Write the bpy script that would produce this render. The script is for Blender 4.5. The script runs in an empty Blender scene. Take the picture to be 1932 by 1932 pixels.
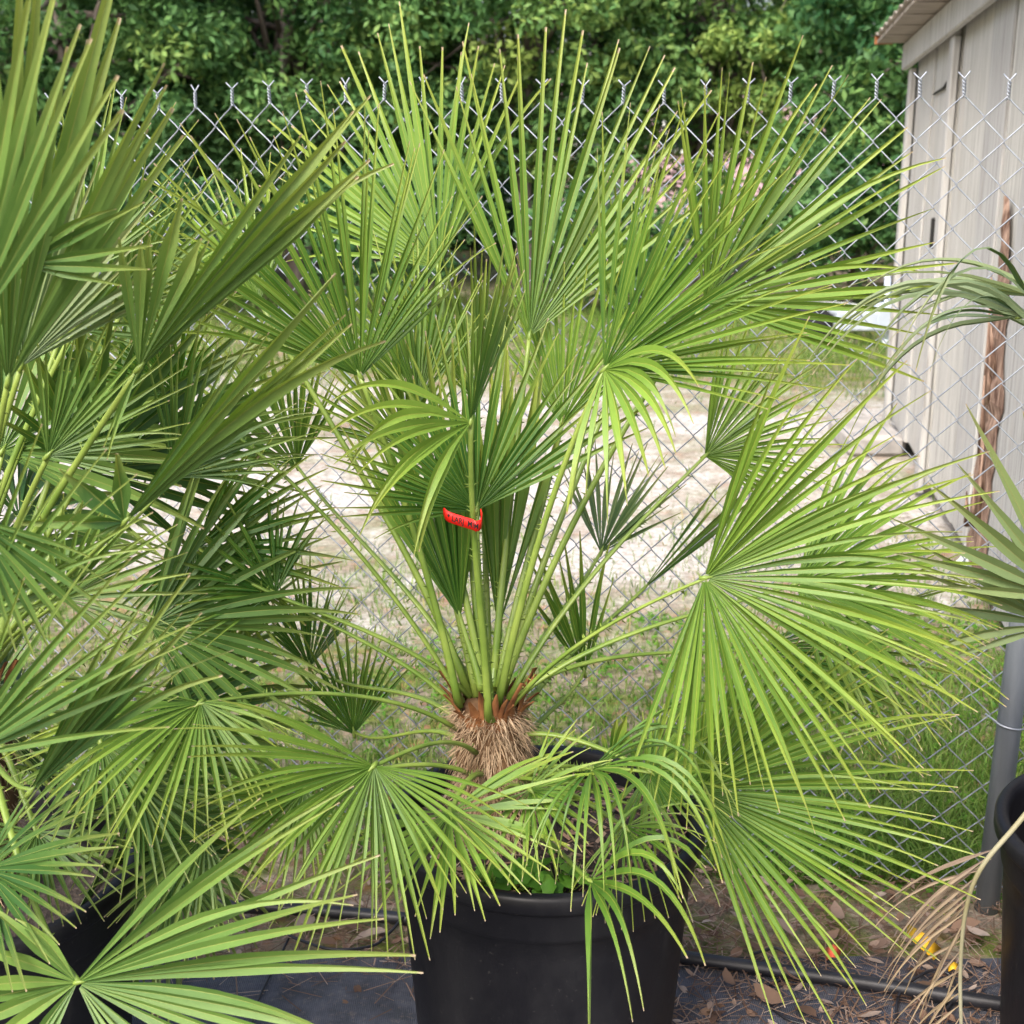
import bpy, math, random
import numpy as np
from mathutils import Vector, Matrix

random.seed(7)
RNG = np.random.default_rng(7)
R = math.radians
scene = bpy.context.scene
COL = scene.collection

# ------------------------------------------------------------------ camera
CAM_Z, PITCH, FOC = 1.48, R(15.9), 2600.0        # focal length in 1932-px picture units
cd = bpy.data.cameras.new('camera')
cam = bpy.data.objects.new('camera', cd); COL.objects.link(cam)
cam.location = (0, 0, CAM_Z)
cam.rotation_euler = (R(90) - PITCH, 0, 0)
cd.sensor_width = 36.0
cd.lens = 36.0 * FOC / 1932.0
cd.clip_start, cd.clip_end = 0.05, 600
cd.dof.use_dof = True
cd.dof.focus_distance = 2.02
cd.dof.aperture_fstop = 9.0
scene.camera = cam

# ------------------------------------------------------------------ light
SUN_EL, SUN_AZ = R(48), R(212)
w = bpy.data.worlds.new('World'); scene.world = w; w.use_nodes = True
nt = w.node_tree
bg = nt.nodes['Background']
sky = nt.nodes.new('ShaderNodeTexSky'); sky.sky_type = 'NISHITA'; sky.sun_disc = False
sky.sun_elevation, sky.sun_rotation = SUN_EL, SUN_AZ
sky.air_density, sky.dust_density, sky.ozone_density = 1.0, 6.0, 1.0
nt.links.new(sky.outputs[0], bg.inputs[0]); bg.inputs[1].default_value = 0.15
sd = bpy.data.lights.new('sun', 'SUN'); sd.energy = 1.5; sd.angle = R(16); sd.color = (1, .985, .96)
sun = bpy.data.objects.new('sun', sd); COL.objects.link(sun)
dirv = Vector((math.cos(SUN_EL) * math.sin(SUN_AZ), math.cos(SUN_EL) * math.cos(SUN_AZ), math.sin(SUN_EL)))
sun.rotation_euler = dirv.to_track_quat('Z', 'Y').to_euler()
vs = scene.view_settings
vs.view_transform = 'Standard'; vs.look = 'None'; vs.gamma = 1.0; vs.use_curve_mapping = False
vs.exposure = 1.28

# ------------------------------------------------------------------ picture <-> place
CO = np.array([0, 0, CAM_Z])
FW = np.array([0, math.cos(PITCH), -math.sin(PITCH)])
UP = np.array([0, math.sin(PITCH), math.cos(PITCH)])
RT = np.array([1.0, 0, 0])
def ray(px, py): return FW + (px - 966) / FOC * RT + (966 - py) / FOC * UP
def at(px, py, Y):
    d = ray(px, py); return CO + d * (Y / d[1])
def gnd(px, py, z=0.0):
    d = ray(px, py); return CO + d * ((z - CAM_Z) / d[2])

# ------------------------------------------------------------------ helpers
WORLD = {}
def unit(v):
    v = np.asarray(v, float); n = np.linalg.norm(v); return v / n if n > 1e-9 else v
def empty(name, loc, label=None, cat=None, group=None):
    o = bpy.data.objects.new(name, None); COL.objects.link(o); o.location = tuple(loc)
    o.empty_display_size = .05
    WORLD[o] = np.array(loc, float); tag(o, label, cat, group); return o
def tag(o, label=None, cat=None, group=None, kind=None):
    if label: o['label'] = label
    if cat: o['category'] = cat
    if group: o['group'] = group
    if kind: o['kind'] = kind
    return o
def mesh(name, verts, faces, mat, attrs=None, smooth=True, mats=None, mi=None):
    m = bpy.data.meshes.new(name)
    v = np.asarray(verts, np.float32).reshape(-1, 3)
    if isinstance(faces, np.ndarray):
        k = faces.shape[1]; nf = faces.shape[0]
        m.vertices.add(len(v)); m.vertices.foreach_set('co', v.ravel())
        m.loops.add(nf * k); m.polygons.add(nf)
        m.loops.foreach_set('vertex_index', faces.astype(np.int32).ravel())
        m.polygons.foreach_set('loop_start', np.arange(0, nf * k, k, dtype=np.int32))
        m.update(calc_edges=True)
    else:
        m.from_pydata(v.tolist(), [], faces)
    if smooth: m.polygons.foreach_set('use_smooth', np.ones(len(m.polygons), bool))
    for mm in (mats or [mat]): m.materials.append(mm)
    if mi is not None: m.polygons.foreach_set('material_index', np.asarray(mi, np.int32))
    if attrs:
        for k, a in attrs.items():
            at_ = m.attributes.new(k, 'FLOAT', 'POINT'); at_.data.foreach_set('value', np.asarray(a, np.float32))
    m.update()
    return m
def put(name, m, parent=None, origin=(0, 0, 0)):
    """link mesh m (its vertices are relative to the world point origin)"""
    o = bpy.data.objects.new(name, m); COL.objects.link(o)
    org = np.array(origin, float); WORLD[o] = org
    if parent is not None:
        o.parent = parent; o.location = tuple(org - WORLD[parent])
    else: o.location = tuple(org)
    return o
def obj(name, verts, faces, mat, parent=None, origin=None, **kw):
    v = np.asarray(verts, float).reshape(-1, 3)
    if origin is None: origin = WORLD[parent] if parent is not None else np.zeros(3)
    return put(name, mesh(name, v - np.array(origin, float), faces, mat, **kw), parent, origin)

class MB:
    def __init__(s): s.v = []; s.f = []; s.n = 0
    def add(s, v, f):
        s.v += [tuple(map(float, p)) for p in v]
        s.f += [tuple(i + s.n for i in q) for q in f]; s.n += len(v); return s
    def box(s, c, d, bev=0.0, M=None):
        x, y, z = [k / 2 for k in d]
        if bev <= 0:
            p = [(i * x, j * y, k * z) for i in (-1, 1) for j in (-1, 1) for k in (-1, 1)]
            f = [(0, 1, 3, 2), (4, 6, 7, 5), (0, 4, 5, 1), (2, 3, 7, 6), (0, 2, 6, 4), (1, 5, 7, 3)]
        else:
            b = bev; p = []
            for zz, q in ((-z, b), (-z + b, 0), (z - b, 0), (z, b)):
                X, Y = x - q, y - q
                p += [(X, -Y + b, zz), (X, Y - b, zz), (X - b, Y, zz), (-X + b, Y, zz), (-X, Y - b, zz), (-X, -Y + b, zz), (-X + b, -Y, zz), (X - b, -Y, zz)]
            f = [tuple(range(7, -1, -1)), tuple(range(24, 32))]
            for r in range(3):
                for i in range(8): f.append((r * 8 + i, r * 8 + (i + 1) % 8, r * 8 + 8 + (i + 1) % 8, r * 8 + 8 + i))
        p = [np.array(q) for q in p]
        if M is not None: p = [M @ q for q in p]
        return s.add([q + np.array(c) for q in p], f)
    def tube(s, pts, rad, n=8, cap=True, flat=None):
        pts = [np.array(p, float) for p in pts]; k = len(pts)
        rad = [rad] * k if np.isscalar(rad) else rad
        t0 = unit(pts[1] - pts[0]); a = np.array([0, 0, 1.0])
        if abs(t0[2]) > .9: a = np.array([0, 1.0, 0])
        u = unit(np.cross(t0, a)); vs_ = []
        for i, p in enumerate(pts):
            t = unit(pts[min(i + 1, k - 1)] - pts[max(i - 1, 0)])
            u = unit(u - t * np.dot(u, t)); w_ = np.cross(t, u)
            for j in range(n):
                an = 2 * math.pi * j / n
                vs_.append(p + (u * math.cos(an) + w_ * math.sin(an) * (flat or 1)) * rad[i])
        f = [(i * n + j, i * n + (j + 1) % n, (i + 1) * n + (j + 1) % n, (i + 1) * n + j) for i in range(k - 1) for j in range(n)]
        if cap: f += [tuple(range(n - 1, -1, -1)), tuple(range((k - 1) * n, k * n))]
        return s.add(vs_, f)
    def lathe(s, prof, n=64, c=(0, 0, 0)):
        vs_ = [(c[0] + r * math.cos(2 * math.pi * j / n), c[1] + r * math.sin(2 * math.pi * j / n), c[2] + z) for r, z in prof for j in range(n)]
        f = [(i * n + j, i * n + (j + 1) % n, (i + 1) * n + (j + 1) % n, (i + 1) * n + j) for i in range(len(prof) - 1) for j in range(n)]
        return s.add(vs_, f)
    def obj(s, name, mat, parent=None, origin=None, **kw): return obj(name, s.v, s.f, mat, parent, origin, **kw)

def bez(p0, p1, p2, p3, n):
    t = np.linspace(0, 1, n)[:, None]
    return (1 - t) ** 3 * p0 + 3 * (1 - t) ** 2 * t * p1 + 3 * (1 - t) * t ** 2 * p2 + t ** 3 * p3
def spline(P, n):
    P = [np.array(p, float) for p in P]; P = [2 * P[0] - P[1]] + P + [2 * P[-1] - P[-2]]; out = []
    for i in range(1, len(P) - 2):
        for t in np.linspace(0, 1, n, endpoint=False):
            a, b, c, d = P[i - 1:i + 3]
            out.append(.5 * ((2 * b) + (c - a) * t + (2 * a - 5 * b + 4 * c - d) * t * t + (3 * b - a - 3 * c + d) * t ** 3))
    out.append(P[-2]); return out

# ------------------------------------------------------------------ materials
def nodes(name):
    m = bpy.data.materials.new(name); m.use_nodes = True
    t = m.node_tree; return m, t, t.nodes['Principled BSDF']
def N(t, kind, **kw):
    n = t.nodes.new(kind)
    for k, v in kw.items():
        if k.startswith('i_'): n.inputs[int(k[2:])].default_value = v
        else: setattr(n, k, v)
    return n
def rgba(c): return (*c, 1)
def mix(t, fac, a, b, mode='MIX'):
    n = t.nodes.new('ShaderNodeMix'); n.data_type = 'RGBA'; n.blend_type = mode
    for sock, v in ((n.inputs[0], fac), (n.inputs[6], a), (n.inputs[7], b)):
        if hasattr(v, 'is_output'): t.links.new(v, sock)
        elif isinstance(v, (int, float)): sock.default_value = v
        else: sock.default_value = rgba(v)
    return n.outputs[2]
def math_(t, op, a, b=None, clamp=False):
    n = t.nodes.new('ShaderNodeMath'); n.operation = op; n.use_clamp = clamp
    for i, v in enumerate((a, b)):
        if v is None: continue
        if hasattr(v, 'is_output'): t.links.new(v, n.inputs[i])
        else: n.inputs[i].default_value = v
    return n.outputs[0]
def ramp(t, fac, stops):
    n = t.nodes.new('ShaderNodeValToRGB'); t.links.new(fac, n.inputs[0]); e = n.color_ramp.elements
    while len(e) < len(stops): e.new(.5)
    for k, (p, c) in enumerate(stops): e[k].position = p; e[k].color = rgba(c) if len(c) == 3 else c
    return n.outputs[0]
def noise(t, scale, detail=4, vec=None, rough=.55, out=0):
    n = N(t, 'ShaderNodeTexNoise'); n.inputs['Scale'].default_value = scale; n.inputs['Detail'].default_value = detail; n.inputs['Roughness'].default_value = rough
    if vec is not None: t.links.new(vec, n.inputs['Vector'])
    return n.outputs[out]
def obco(t, scale=(1, 1, 1), kind='Object'):
    c = N(t, 'ShaderNodeTexCoord'); mp = N(t, 'ShaderNodeMapping'); mp.inputs['Scale'].default_value = scale
    t.links.new(c.outputs[kind], mp.inputs[0]); return mp.outputs[0]
def bump(t, p, h, strength=.3, dist=.01):
    b = N(t, 'ShaderNodeBump'); b.inputs['Strength'].default_value = strength; b.inputs['Distance'].default_value = dist
    t.links.new(h, b.inputs['Height']); t.links.new(b.outputs[0], p.inputs['Normal'])
def attr(t, name):
    a = N(t, 'ShaderNodeAttribute'); a.attribute_name = name; return a.outputs['Fac']

def leaf_material(name, dark, bright, under, tip, transl=.26, rough=.42, spec=.4):
    m, t, p = nodes(name)
    tint = attr(t, 'tint'); al = attr(t, 'along'); ac = attr(t, 'across')
    oi = N(t, 'ShaderNodeObjectInfo')
    nz = noise(t, 9, 3)
    f = math_(t, 'ADD', math_(t, 'ADD', tint, math_(t, 'MULTIPLY', math_(t, 'SUBTRACT', al, .55), .55)), math_(t, 'MULTIPLY', math_(t, 'SUBTRACT', nz, .5), .35), True)
    c = mix(t, f, dark, bright)
    var = ramp(t, oi.outputs['Random'], [(0, (.86, .9, .9)), (.5, (1, 1, 1)), (1, (1.12, 1.05, .95))])
    c = mix(t, 1.0, c, var, 'MULTIPLY')
    # fine parallel veins
    vein = math_(t, 'SINE', math_(t, 'MULTIPLY', ac, 42))
    c = mix(t, math_(t, 'MULTIPLY', math_(t, 'ADD', vein, 1), .06), c, [k * .55 for k in bright])
    rib = math_(t, 'GREATER_THAN', 0.09, ac)
    c = mix(t, math_(t, 'MULTIPLY', rib, .45), c, tip)
    # underside paler
    ge = N(t, 'ShaderNodeNewGeometry')
    c = mix(t, math_(t, 'MULTIPLY', ge.outputs['Backfacing'], .5), c, under)
    # yellowing towards the end and a dry, clipped end
    yel = ramp(t, math_(t, 'ADD', al, math_(t, 'MULTIPLY', math_(t, 'SUBTRACT', noise(t, 14, 2), .5), .25)), [(.6, (0, 0, 0)), (1.0, (1, 1, 1))])
    c = mix(t, math_(t, 'MULTIPLY', yel, .55), c, tip)
    dry = ramp(t, math_(t, 'ADD', al, math_(t, 'MULTIPLY', math_(t, 'SUBTRACT', noise(t, 30, 2), .5), .02)), [(.982, (0, 0, 0)), (.989, (1, 1, 1))])
    c = mix(t, dry, c, (.40, .32, .22))
    # specks
    sp = noise(t, 160, 2)
    c = mix(t, ramp(t, sp, [(.70, (0, 0, 0)), (.76, (.5, .5, .5))]), c, (.3, .27, .08))
    t.links.new(c, p.inputs['Base Color'])
    p.inputs['Roughness'].default_value = rough; p.inputs['Specular IOR Level'].default_value = spec
    bump(t, p, math_(t, 'MULTIPLY', vein, .5), .15, .002)
    tr = N(t, 'ShaderNodeBsdfTranslucent')
    t.links.new(mix(t, 1.0, c, (1.25, 1.15, .5), 'MULTIPLY'), tr.inputs[0])
    ms = N(t, 'ShaderNodeMixShader'); ms.inputs[0].default_value = transl
    t.links.new(p.outputs[0], ms.inputs[1]); t.links.new(tr.outputs[0], ms.inputs[2])
    t.links.new(ms.outputs[0], t.nodes['Material Output'].inputs[0]); return m

def simple(name, c, rough=.6, metal=0, c2=None, scale=8, spec=.4, bmp=0, stretch=(1, 1, 1), kind='Object', lo=.35, hi=.65):
    m, t, p = nodes(name)
    if c2 is not None:
        v = obco(t, stretch, kind); nz = noise(t, scale, 6, v)
        t.links.new(ramp(t, nz, [(lo, c), (hi, c2)]), p.inputs['Base Color'])
        if bmp: bump(t, p, nz, bmp, .01)
    else: p.inputs['Base Color'].default_value = rgba(c)
    p.inputs['Roughness'].default_value = rough; p.inputs['Metallic'].default_value = metal; p.inputs['Specular IOR Level'].default_value = spec
    return m

M = {}
M['leaf'] = leaf_material('palm_leaf', (.032, .108, .011), (.200, .325, .046), (.20, .30, .115), (.36, .365, .08))
M['leaf_cool'] = leaf_material('palm_leaf_cool', (.032, .098, .019), (.172, .285, .060), (.20, .285, .125), (.31, .33, .095))
M['leaf_grey'] = leaf_material('palm_leaf_grey', (.045, .095, .035), (.20, .27, .11), (.23, .29, .16), (.27, .26, .11))
M['petiole'] = simple('petiole_green', (.10, .17, .022), .4, 0, (.20, .27, .05), 14)
M['spine'] = M['petiole']
M['dry_frond'] = simple('dry_frond', (.12, .09, .075), .7, 0, (.26, .20, .12), 6, .3)
M['dry_rachis'] = simple('dry_rachis', (.19, .17, .085), .6, 0, (.27, .26, .18), 9)
M['fibre'] = simple('trunk_fibre', (.20, .125, .07), .9, 0, (.46, .34, .22), 30, .2)
M['trunk'] = simple('trunk_core', (.05, .025, .012), .95, 0, (.16, .09, .045), 22, .2, .6)
M['sheath'] = simple('orange_sheath', (.13, .045, .018), .8, 0, (.30, .13, .05), 25, .2)
M['pot'] = simple('black_pot', (.005, .005, .007), .45, 0, (.009, .009, .012), 40, .22, .06)
M['wire'] = simple('galvanised_wire', (.22, .245, .285), .5, .45, (.36, .39, .44), 25)
M['post'] = simple('galvanised_post', (.20, .225, .26), .5, .3, (.29, .32, .36), 30, stretch=(1, 1, .15))
M['pipe'] = simple('black_pipe', (.008, .008, .01), .42, 0, (.02, .02, .025), 20)
M['red'] = simple('red_ribbon', (.72, .012, .006), .4)
M['ink'] = simple('black_ink', (.01, .008, .008), .6)
M['yellow'] = simple('yellow_ribbon', (.75, .42, .02), .5)
M['orange'] = simple('faded_red_tag', (.75, .14, .07), .5)
M['white_plastic'] = simple('white_plastic', (.72, .74, .72), .4, 0, (.55, .6, .5), 4)
M['steel'] = simple('painted_steel', (.42, .48, .55), .45, .2, (.5, .55, .62), 6)
M['tyre'] = simple('tyre_rubber', (.012, .012, .013), .8)
M['concrete'] = simple('concrete', (.24, .23, .22), .9, 0, (.36, .34, .32), 14, .2, .4)
M['bark'] = simple('tree_bark', (.07, .055, .045), .95, 0, (.20, .17, .15), 9, .2, .7, (1, 1, .25))
M['pink'] = simple('pink_house_wall', (.50, .33, .37), .85, 0, (.56, .39, .42), 3)
M['beige'] = simple('beige_wall', (.42, .34, .27), .85, 0, (.5, .41, .33), 3)
M['roof'] = simple('grey_roof', (.07, .07, .075), .8, 0, (.12, .115, .11), 10)
M['glass'] = simple('dark_glass', (.02, .025, .03), .12, 0, spec=.6)
M['car'] = simple('dark_car_paint', (.008, .010, .018), .2, 0, spec=.6)
M['chrome'] = simple('lamp_glass', (.6, .65, .7), .2, .4)

def pot_mat():
    m, t, p = nodes('black_pot'); v = obco(t, (1, 1, .5)); nz = noise(t, 5, 8, v, .7); f2 = noise(t, 110, 3, obco(t), .6)
    c = ramp(t, nz, [(.45, (.005, .005, .007)), (.62, (.011, .011, .013)), (.78, (.035, .033, .032))])
    c = mix(t, ramp(t, f2, [(.66, (0, 0, 0)), (.74, (.5, .5, .5))]), c, (.05, .048, .046))
    t.links.new(c, p.inputs['Base Color']); p.inputs['Specular IOR Level'].default_value = .25
    t.links.new(ramp(t, nz, [(.4, (.40, .40, .40)), (.7, (.65, .65, .65))]), p.inputs['Roughness']); bump(t, p, nz, .12, .01); return m
M['pot'] = pot_mat()
def soil_mat():
    m, t, p = nodes('pot_soil'); nz = noise(t, 60, 6, obco(t))
    c = ramp(t, nz, [(.35, (.018, .012, .009)), (.55, (.035, .025, .02)), (.70, (.08, .06, .05)), (.80, (.25, .23, .21))])
    t.links.new(c, p.inputs['Base Color']); p.inputs['Roughness'].default_value = .95; bump(t, p, nz, .8, .02); return m
M['soil'] = soil_mat()
def wood_mat():
    m, t, p = nodes('weathered_board'); oi = N(t, 'ShaderNodeObjectInfo')
    v = obco(t, (10, 10, .7), 'Generated')
    g = noise(t, 5, 8, obco(t, (14, 14, .55)), .65)
    c = ramp(t, g, [(.28, (.17, .162, .15)), (.45, (.385, .38, .362)), (.62, (.485, .48, .46)), (.8, (.57, .565, .545))])
    st = noise(t, 3, 6, obco(t, (20, 20, .35)), .7)
    c = mix(t, ramp(t, st, [(.57, (0, 0, 0)), (.68, (.85, .85, .85))]), c, (.12, .11, .10))
    rs = noise(t, 2.2, 3, obco(t, (3, 3, .6)))
    c = mix(t, ramp(t, rs, [(.62, (0, 0, 0)), (.8, (.35, .35, .35))]), c, (.30, .21, .13))
    c = mix(t, 1, c, ramp(t, oi.outputs['Random'], [(0, (.84, .84, .86)), (1, (1.06, 1.05, 1.02))]), 'MULTIPLY')
    t.links.new(c, p.inputs['Base Color']); p.inputs['Roughness'].default_value = .85; p.inputs['Specular IOR Level'].default_value = .25
    bump(t, p, g, .35, .006); return m
M['wood'] = wood_mat()
M['rot'] = simple('rotten_wood', (.07, .035, .025), .95, 0, (.36, .25, .19), 9, .15, .9, (9, 9, 1.2))
M['old_roof'] = simple('old_roof_sheet', (.20, .17, .14), .8, 0, (.33, .29, .25), 5, .3, .2, (1, 6, 1))
M['rust'] = simple('rust_edge', (.20, .07, .025), .9, 0, (.33, .14, .06), 20)
M['black'] = simple('black_gap', (.012, .011, .010), .9)

def ground_mat():
    m, t, p = nodes('sandy_ground')
    v = obco(t, (1, 1, 1)); big = noise(t, .9, 5, obco(t, (1, 1.9, 1)), .6); fine = noise(t, 38, 6, v, .7); mid = noise(t, 7, 5, v, .6)
    sand = ramp(t, fine, [(.3, (.22, .185, .15)), (.5, (.44, .41, .385)), (.7, (.66, .64, .63))])
    dirt = ramp(t, fine, [(.3, (.10, .08, .06)), (.55, (.28, .235, .175)), (.75, (.46, .41, .34))])
    moss = ramp(t, fine, [(.3, (.05, .075, .015)), (.6, (.17, .20, .05)), (.8, (.27, .26, .11))])
    red = ramp(t, noise(t, 16, 5, v), [(.55, (0, 0, 0)), (.68, (.6, .6, .6))])
    s = N(t, 'ShaderNodeSeparateXYZ'); t.links.new(v, s.inputs[0])
    # a trodden sandy track runs along behind the fence
    yy = math_(t, 'ADD', s.outputs['Y'], math_(t, 'MULTIPLY', s.outputs['X'], .15))
    trk = ramp(t, math_(t, 'MULTIPLY', yy, .1), [(.36, (.05, .05, .05)), (.46, (1, 1, 1)), (.72, (1, 1, 1)), (.84, (.1, .1, .1)), (1, (0, 0, 0))])
    fs = math_(t, 'ADD', math_(t, 'MULTIPLY', trk, .22), math_(t, 'ADD', math_(t, 'MULTIPLY', big, .75), math_(t, 'MULTIPLY', mid, .5)))
    c = mix(t, ramp(t, mid, [(.42, (0, 0, 0)), (.58, (1, 1, 1))]), dirt, moss)
    c = mix(t, red, c, (.36, .17, .09))
    c = mix(t, ramp(t, fs, [(.70, (0, 0, 0)), (.90, (1, 1, 1))]), c, sand)
    t.links.new(c, p.inputs['Base Color']); p.inputs['Roughness'].default_value = .95; p.inputs['Specular IOR Level'].default_value = .15
    bump(t, p, math_(t, 'ADD', fine, mid), .6, .02); return m
M['ground'] = ground_mat()
def mat_mat():
    m, t, p = nodes('weed_cloth'); v = obco(t); nz = noise(t, 14, 8, v, .7); f2 = noise(t, 90, 4, v, .7)
    c = ramp(t, nz, [(.35, (.025, .027, .035)), (.55, (.06, .065, .085)), (.75, (.12, .115, .115))])
    c = mix(t, ramp(t, f2, [(.55, (0, 0, 0)), (.75, (.55, .55, .55))]), c, (.20, .16, .13))
    wv = N(t, 'ShaderNodeTexWave'); wv.inputs['Scale'].default_value = 90; t.links.new(v, wv.inputs[0])
    t.links.new(c, p.inputs['Base Color']); p.inputs['Roughness'].default_value = .7; bump(t, p, math_(t, 'ADD', f2, wv.outputs[1]), .35, .004); return m
M['cloth'] = mat_mat()
def grass_mat(name, c1, c2, c3):
    m, t, p = nodes(name); tint = attr(t, 'tint')
    c = ramp(t, tint, [(0, c1), (.55, c2), (1, c3)])
    t.links.new(c, p.inputs['Base Color']); p.inputs['Roughness'].default_value = .55; p.inputs['Specular IOR Level'].default_value = .25
    tr = N(t, 'ShaderNodeBsdfTranslucent'); t.links.new(c, tr.inputs[0])
    ms = N(t, 'ShaderNodeMixShader'); ms.inputs[0].default_value = .3
    t.links.new(p.outputs[0], ms.inputs[1]); t.links.new(tr.outputs[0], ms.inputs[2]); t.links.new(ms.outputs[0], t.nodes['Material Output'].inputs[0]); return m
M['grass'] = grass_mat('grass_blades', (.07, .16, .02), (.17, .27, .05), (.42, .33, .16))
M['tree_leaf'] = grass_mat('tree_leaves', (.026, .09, .03), (.115, .24, .07), (.26, .36, .085))
M['litter'] = grass_mat('dead_leaves', (.10, .055, .035), (.27, .17, .115), (.45, .36, .30))
M['weed'] = grass_mat('weed_leaves', (.04, .13, .012), (.09, .24, .02), (.17, .33, .04))

# ------------------------------------------------------------------ ground
def sheet(name, x0, x1, y0, y1, nx, ny, z, amp, mat, sc=1.2):
    X, Y = np.meshgrid(np.linspace(x0, x1, nx), np.linspace(y0, y1, ny))
    ph = RNG.uniform(0, 6, 8); Z = np.zeros_like(X) + z
    for k in range(4):
        Z += amp / (k + 1) * (np.sin(X * sc * (1.7 ** k) * 2 + ph[k]) * np.sin(Y * sc * (1.7 ** k) * 2.3 + ph[k + 4]))
    v = np.stack([X, Y, Z], -1).reshape(-1, 3)
    i = np.arange((ny - 1) * nx).reshape(ny - 1, nx)[:, :-1].ravel()
    f = np.stack([i, i + 1, i + nx + 1, i + nx], 1)
    return obj(name, v, f, mat)
tag(sheet('ground', -300, 300, -40, 560, 60, 60, 0, 0, M['ground']), kind='structure')
cl = sheet('weed_cloth', -4, 4, .2, 2.19, 220, 70, .014, .0035, M['cloth'], 4); tag(cl, kind='structure')

# ------------------------------------------------------------------ chain-link fence
FA = math.atan(-.17)
fdir = np.array([math.cos(FA), math.sin(FA), 0]); fnor = np.array([math.sin(FA), -math.cos(FA), 0])   # nor faces the camera
F0 = np.array([0, 2.56, 0])
def fpt(s, z, o=0): return F0 + fdir * s + np.array([0, 0, z]) + fnor * o
PW, PH, ZB = .0720, .0745, .018
NB = 20                                        # full diamonds high
fence = empty('chain_link_fence', F0, 'galvanised chain-link fence with twisted barbs along its top, behind the potted palms', 'fence')
def wire_mesh(sg):
    pts = []
    for k in range(NB * 2 + 1):
        x = sg * (PW / 4 + .0012) * (1 if k % 2 else -1); z = ZB + k * PH / 2
        dx = -sg * .007 * (1 if k % 2 else -1); o = .0022 * (1 if k % 2 else -1) * sg
        if k > 0: pts.append(fdir * (x + dx) + np.array([0, 0, z - .007]) + fnor * -o * .3)
        pts.append(fdir * x + np.array([0, 0, z]) + fnor * o)
        if k < NB * 2: pts.append(fdir * (x + dx) + np.array([0, 0, z + .007]) + fnor * -o * .3)
    b = MB().tube(pts, .00135, 6); return mesh('wire', b.v, b.f, M['wire'])
wms = [wire_mesh(1), wire_mesh(-1)]
b = MB()
for ph in (0, math.pi):
    pts = []
    for k in range(15):
        a = ph + k / 14 * 4.2 * math.pi; rr = .0024
        pts.append(fdir * rr * math.cos(a) + fnor * rr * math.sin(a) + np.array([0, 0, k / 14 * .024]))
    sx = 1 if ph else -1
    pts.append(fdir * sx * .011 + np.array([0, 0, .024 + .0125]) + fnor * .002 * sx)
    pts = [fdir * sx * .004 + np.array([0, 0, -.006])] + pts
    b.tube(pts, .00135, 6)
barbm = mesh('barb', b.v, b.f, M['wire'])
ZT = ZB + NB * PH
for k in range(-42, 44):
    s = k * PW / 2
    sag = .010 * math.sin(s * 2.1 + .6) - .008 * math.sin(s * 5)
    if s > .78: sag -= .05 * (s - .78) ** 1.2 * 2
    o = put('wire', wms[k % 2], fence, fpt(s, sag, 0.002 * random.uniform(-1, 1)))
    # wire k%2==0 rises to its right bend (+PW/4) at odd steps and ends left; pairs meet at their ends
    if k % 2 == 0:
        o2 = put('barb', barbm, fence, fpt(s - PW / 4, ZT + sag, .001)); o2.rotation_euler.y = random.uniform(-.08, .08); o2.rotation_euler.z = random.uniform(-.5, .5)
post = MB().tube([fpt(.942, -.05, .032), fpt(.955, .8, .03), fpt(.968, 1.62, .028)], .0225, 28)
post.obj('post', M['post'], fence)
tie = []
for k in range(13):
    a = math.pi * (k / 12) ; tie.append(fpt(.949 - .027 * math.cos(a) - (.018 if k == 0 else 0), .40 - .012 * k / 12 + (.01 if k == 0 else 0), .031 + .026 * math.sin(a)))
MB().tube(tie, .0018, 6).obj('tie_wire', M['wire'], fence)
MB().tube([fpt(-1.62, 0, .03), fpt(-1.62, 1.6, .03)], .0225, 20).obj('post', M['post'], fence)

# ------------------------------------------------------------------ palm leaves
Zv = np.array([0, 0, 1.0])
def rot_about(v, k, a):
    return v * math.cos(a) + np.cross(k, v) * math.sin(a) + k * np.dot(k, v) * (1 - math.cos(a))
NS = 10
def segment(hub, d, nrm, l, dth, fuse, droop, tint, fold, blunt, twist, curl=0.0, wmax=.034):
    """one pleated leaflet: returns verts, faces, attrs"""
    ns = NS if droop < .7 else NS + 5
    ts = np.concatenate([np.linspace(0.02, fuse, 4), np.linspace(fuse, 1, ns - 3)[1:]])
    pos = hub + d * ts[0] * l; V = []; al = []; ac = []; prev = ts[0]; cur = d.copy(); n = nrm.copy()
    wf = min(2 * fuse * l * math.tan(dth / 2), wmax)
    for i, t in enumerate(ts):
        if i > 0:
            u = max(0, (t - .25) / .75)
            g = droop * u ** 1.3
            cur = unit(d - Zv * g + nrm * curl * u * u)
            pos = pos + cur * (t - prev) * l; prev = t
        n = unit(nrm - cur * np.dot(nrm, cur))
        u = max(0, (t - fuse) / (1 - fuse))
        if twist: n = rot_about(n, cur, twist * u)
        s = np.cross(cur, n)
        if t <= fuse: wd = min(2 * t * l * math.tan(dth / 2), wmax)
        else: wd = wf * (1 - (1 - blunt) * u ** 1.2) * (1 + .10 * math.sin(math.pi * min(1, u * 2.2)) if u < .45 else 1)
        wd = max(wd, .0016)
        fo = fold * (1 + .55 * u)
        h = wd * .5 * math.sin(fo); hw = wd * .5 * (1 if t < fuse else math.cos(fo * .5))
        V += [pos - s * hw + n * h * .5, pos - n * h * .5, pos - n * h * .5, pos + s * hw + n * h * .5]
        al += [t] * 4; ac += [1, 0, 0, 1]
    F = []
    for i in range(len(ts) - 1):
        a = i * 4; F += [(a, a + 1, a + 5, a + 4), (a + 2, a + 3, a + 7, a + 6)]
    return np.array(V), F, dict(along=al, across=ac, tint=[tint] * len(al))

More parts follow.
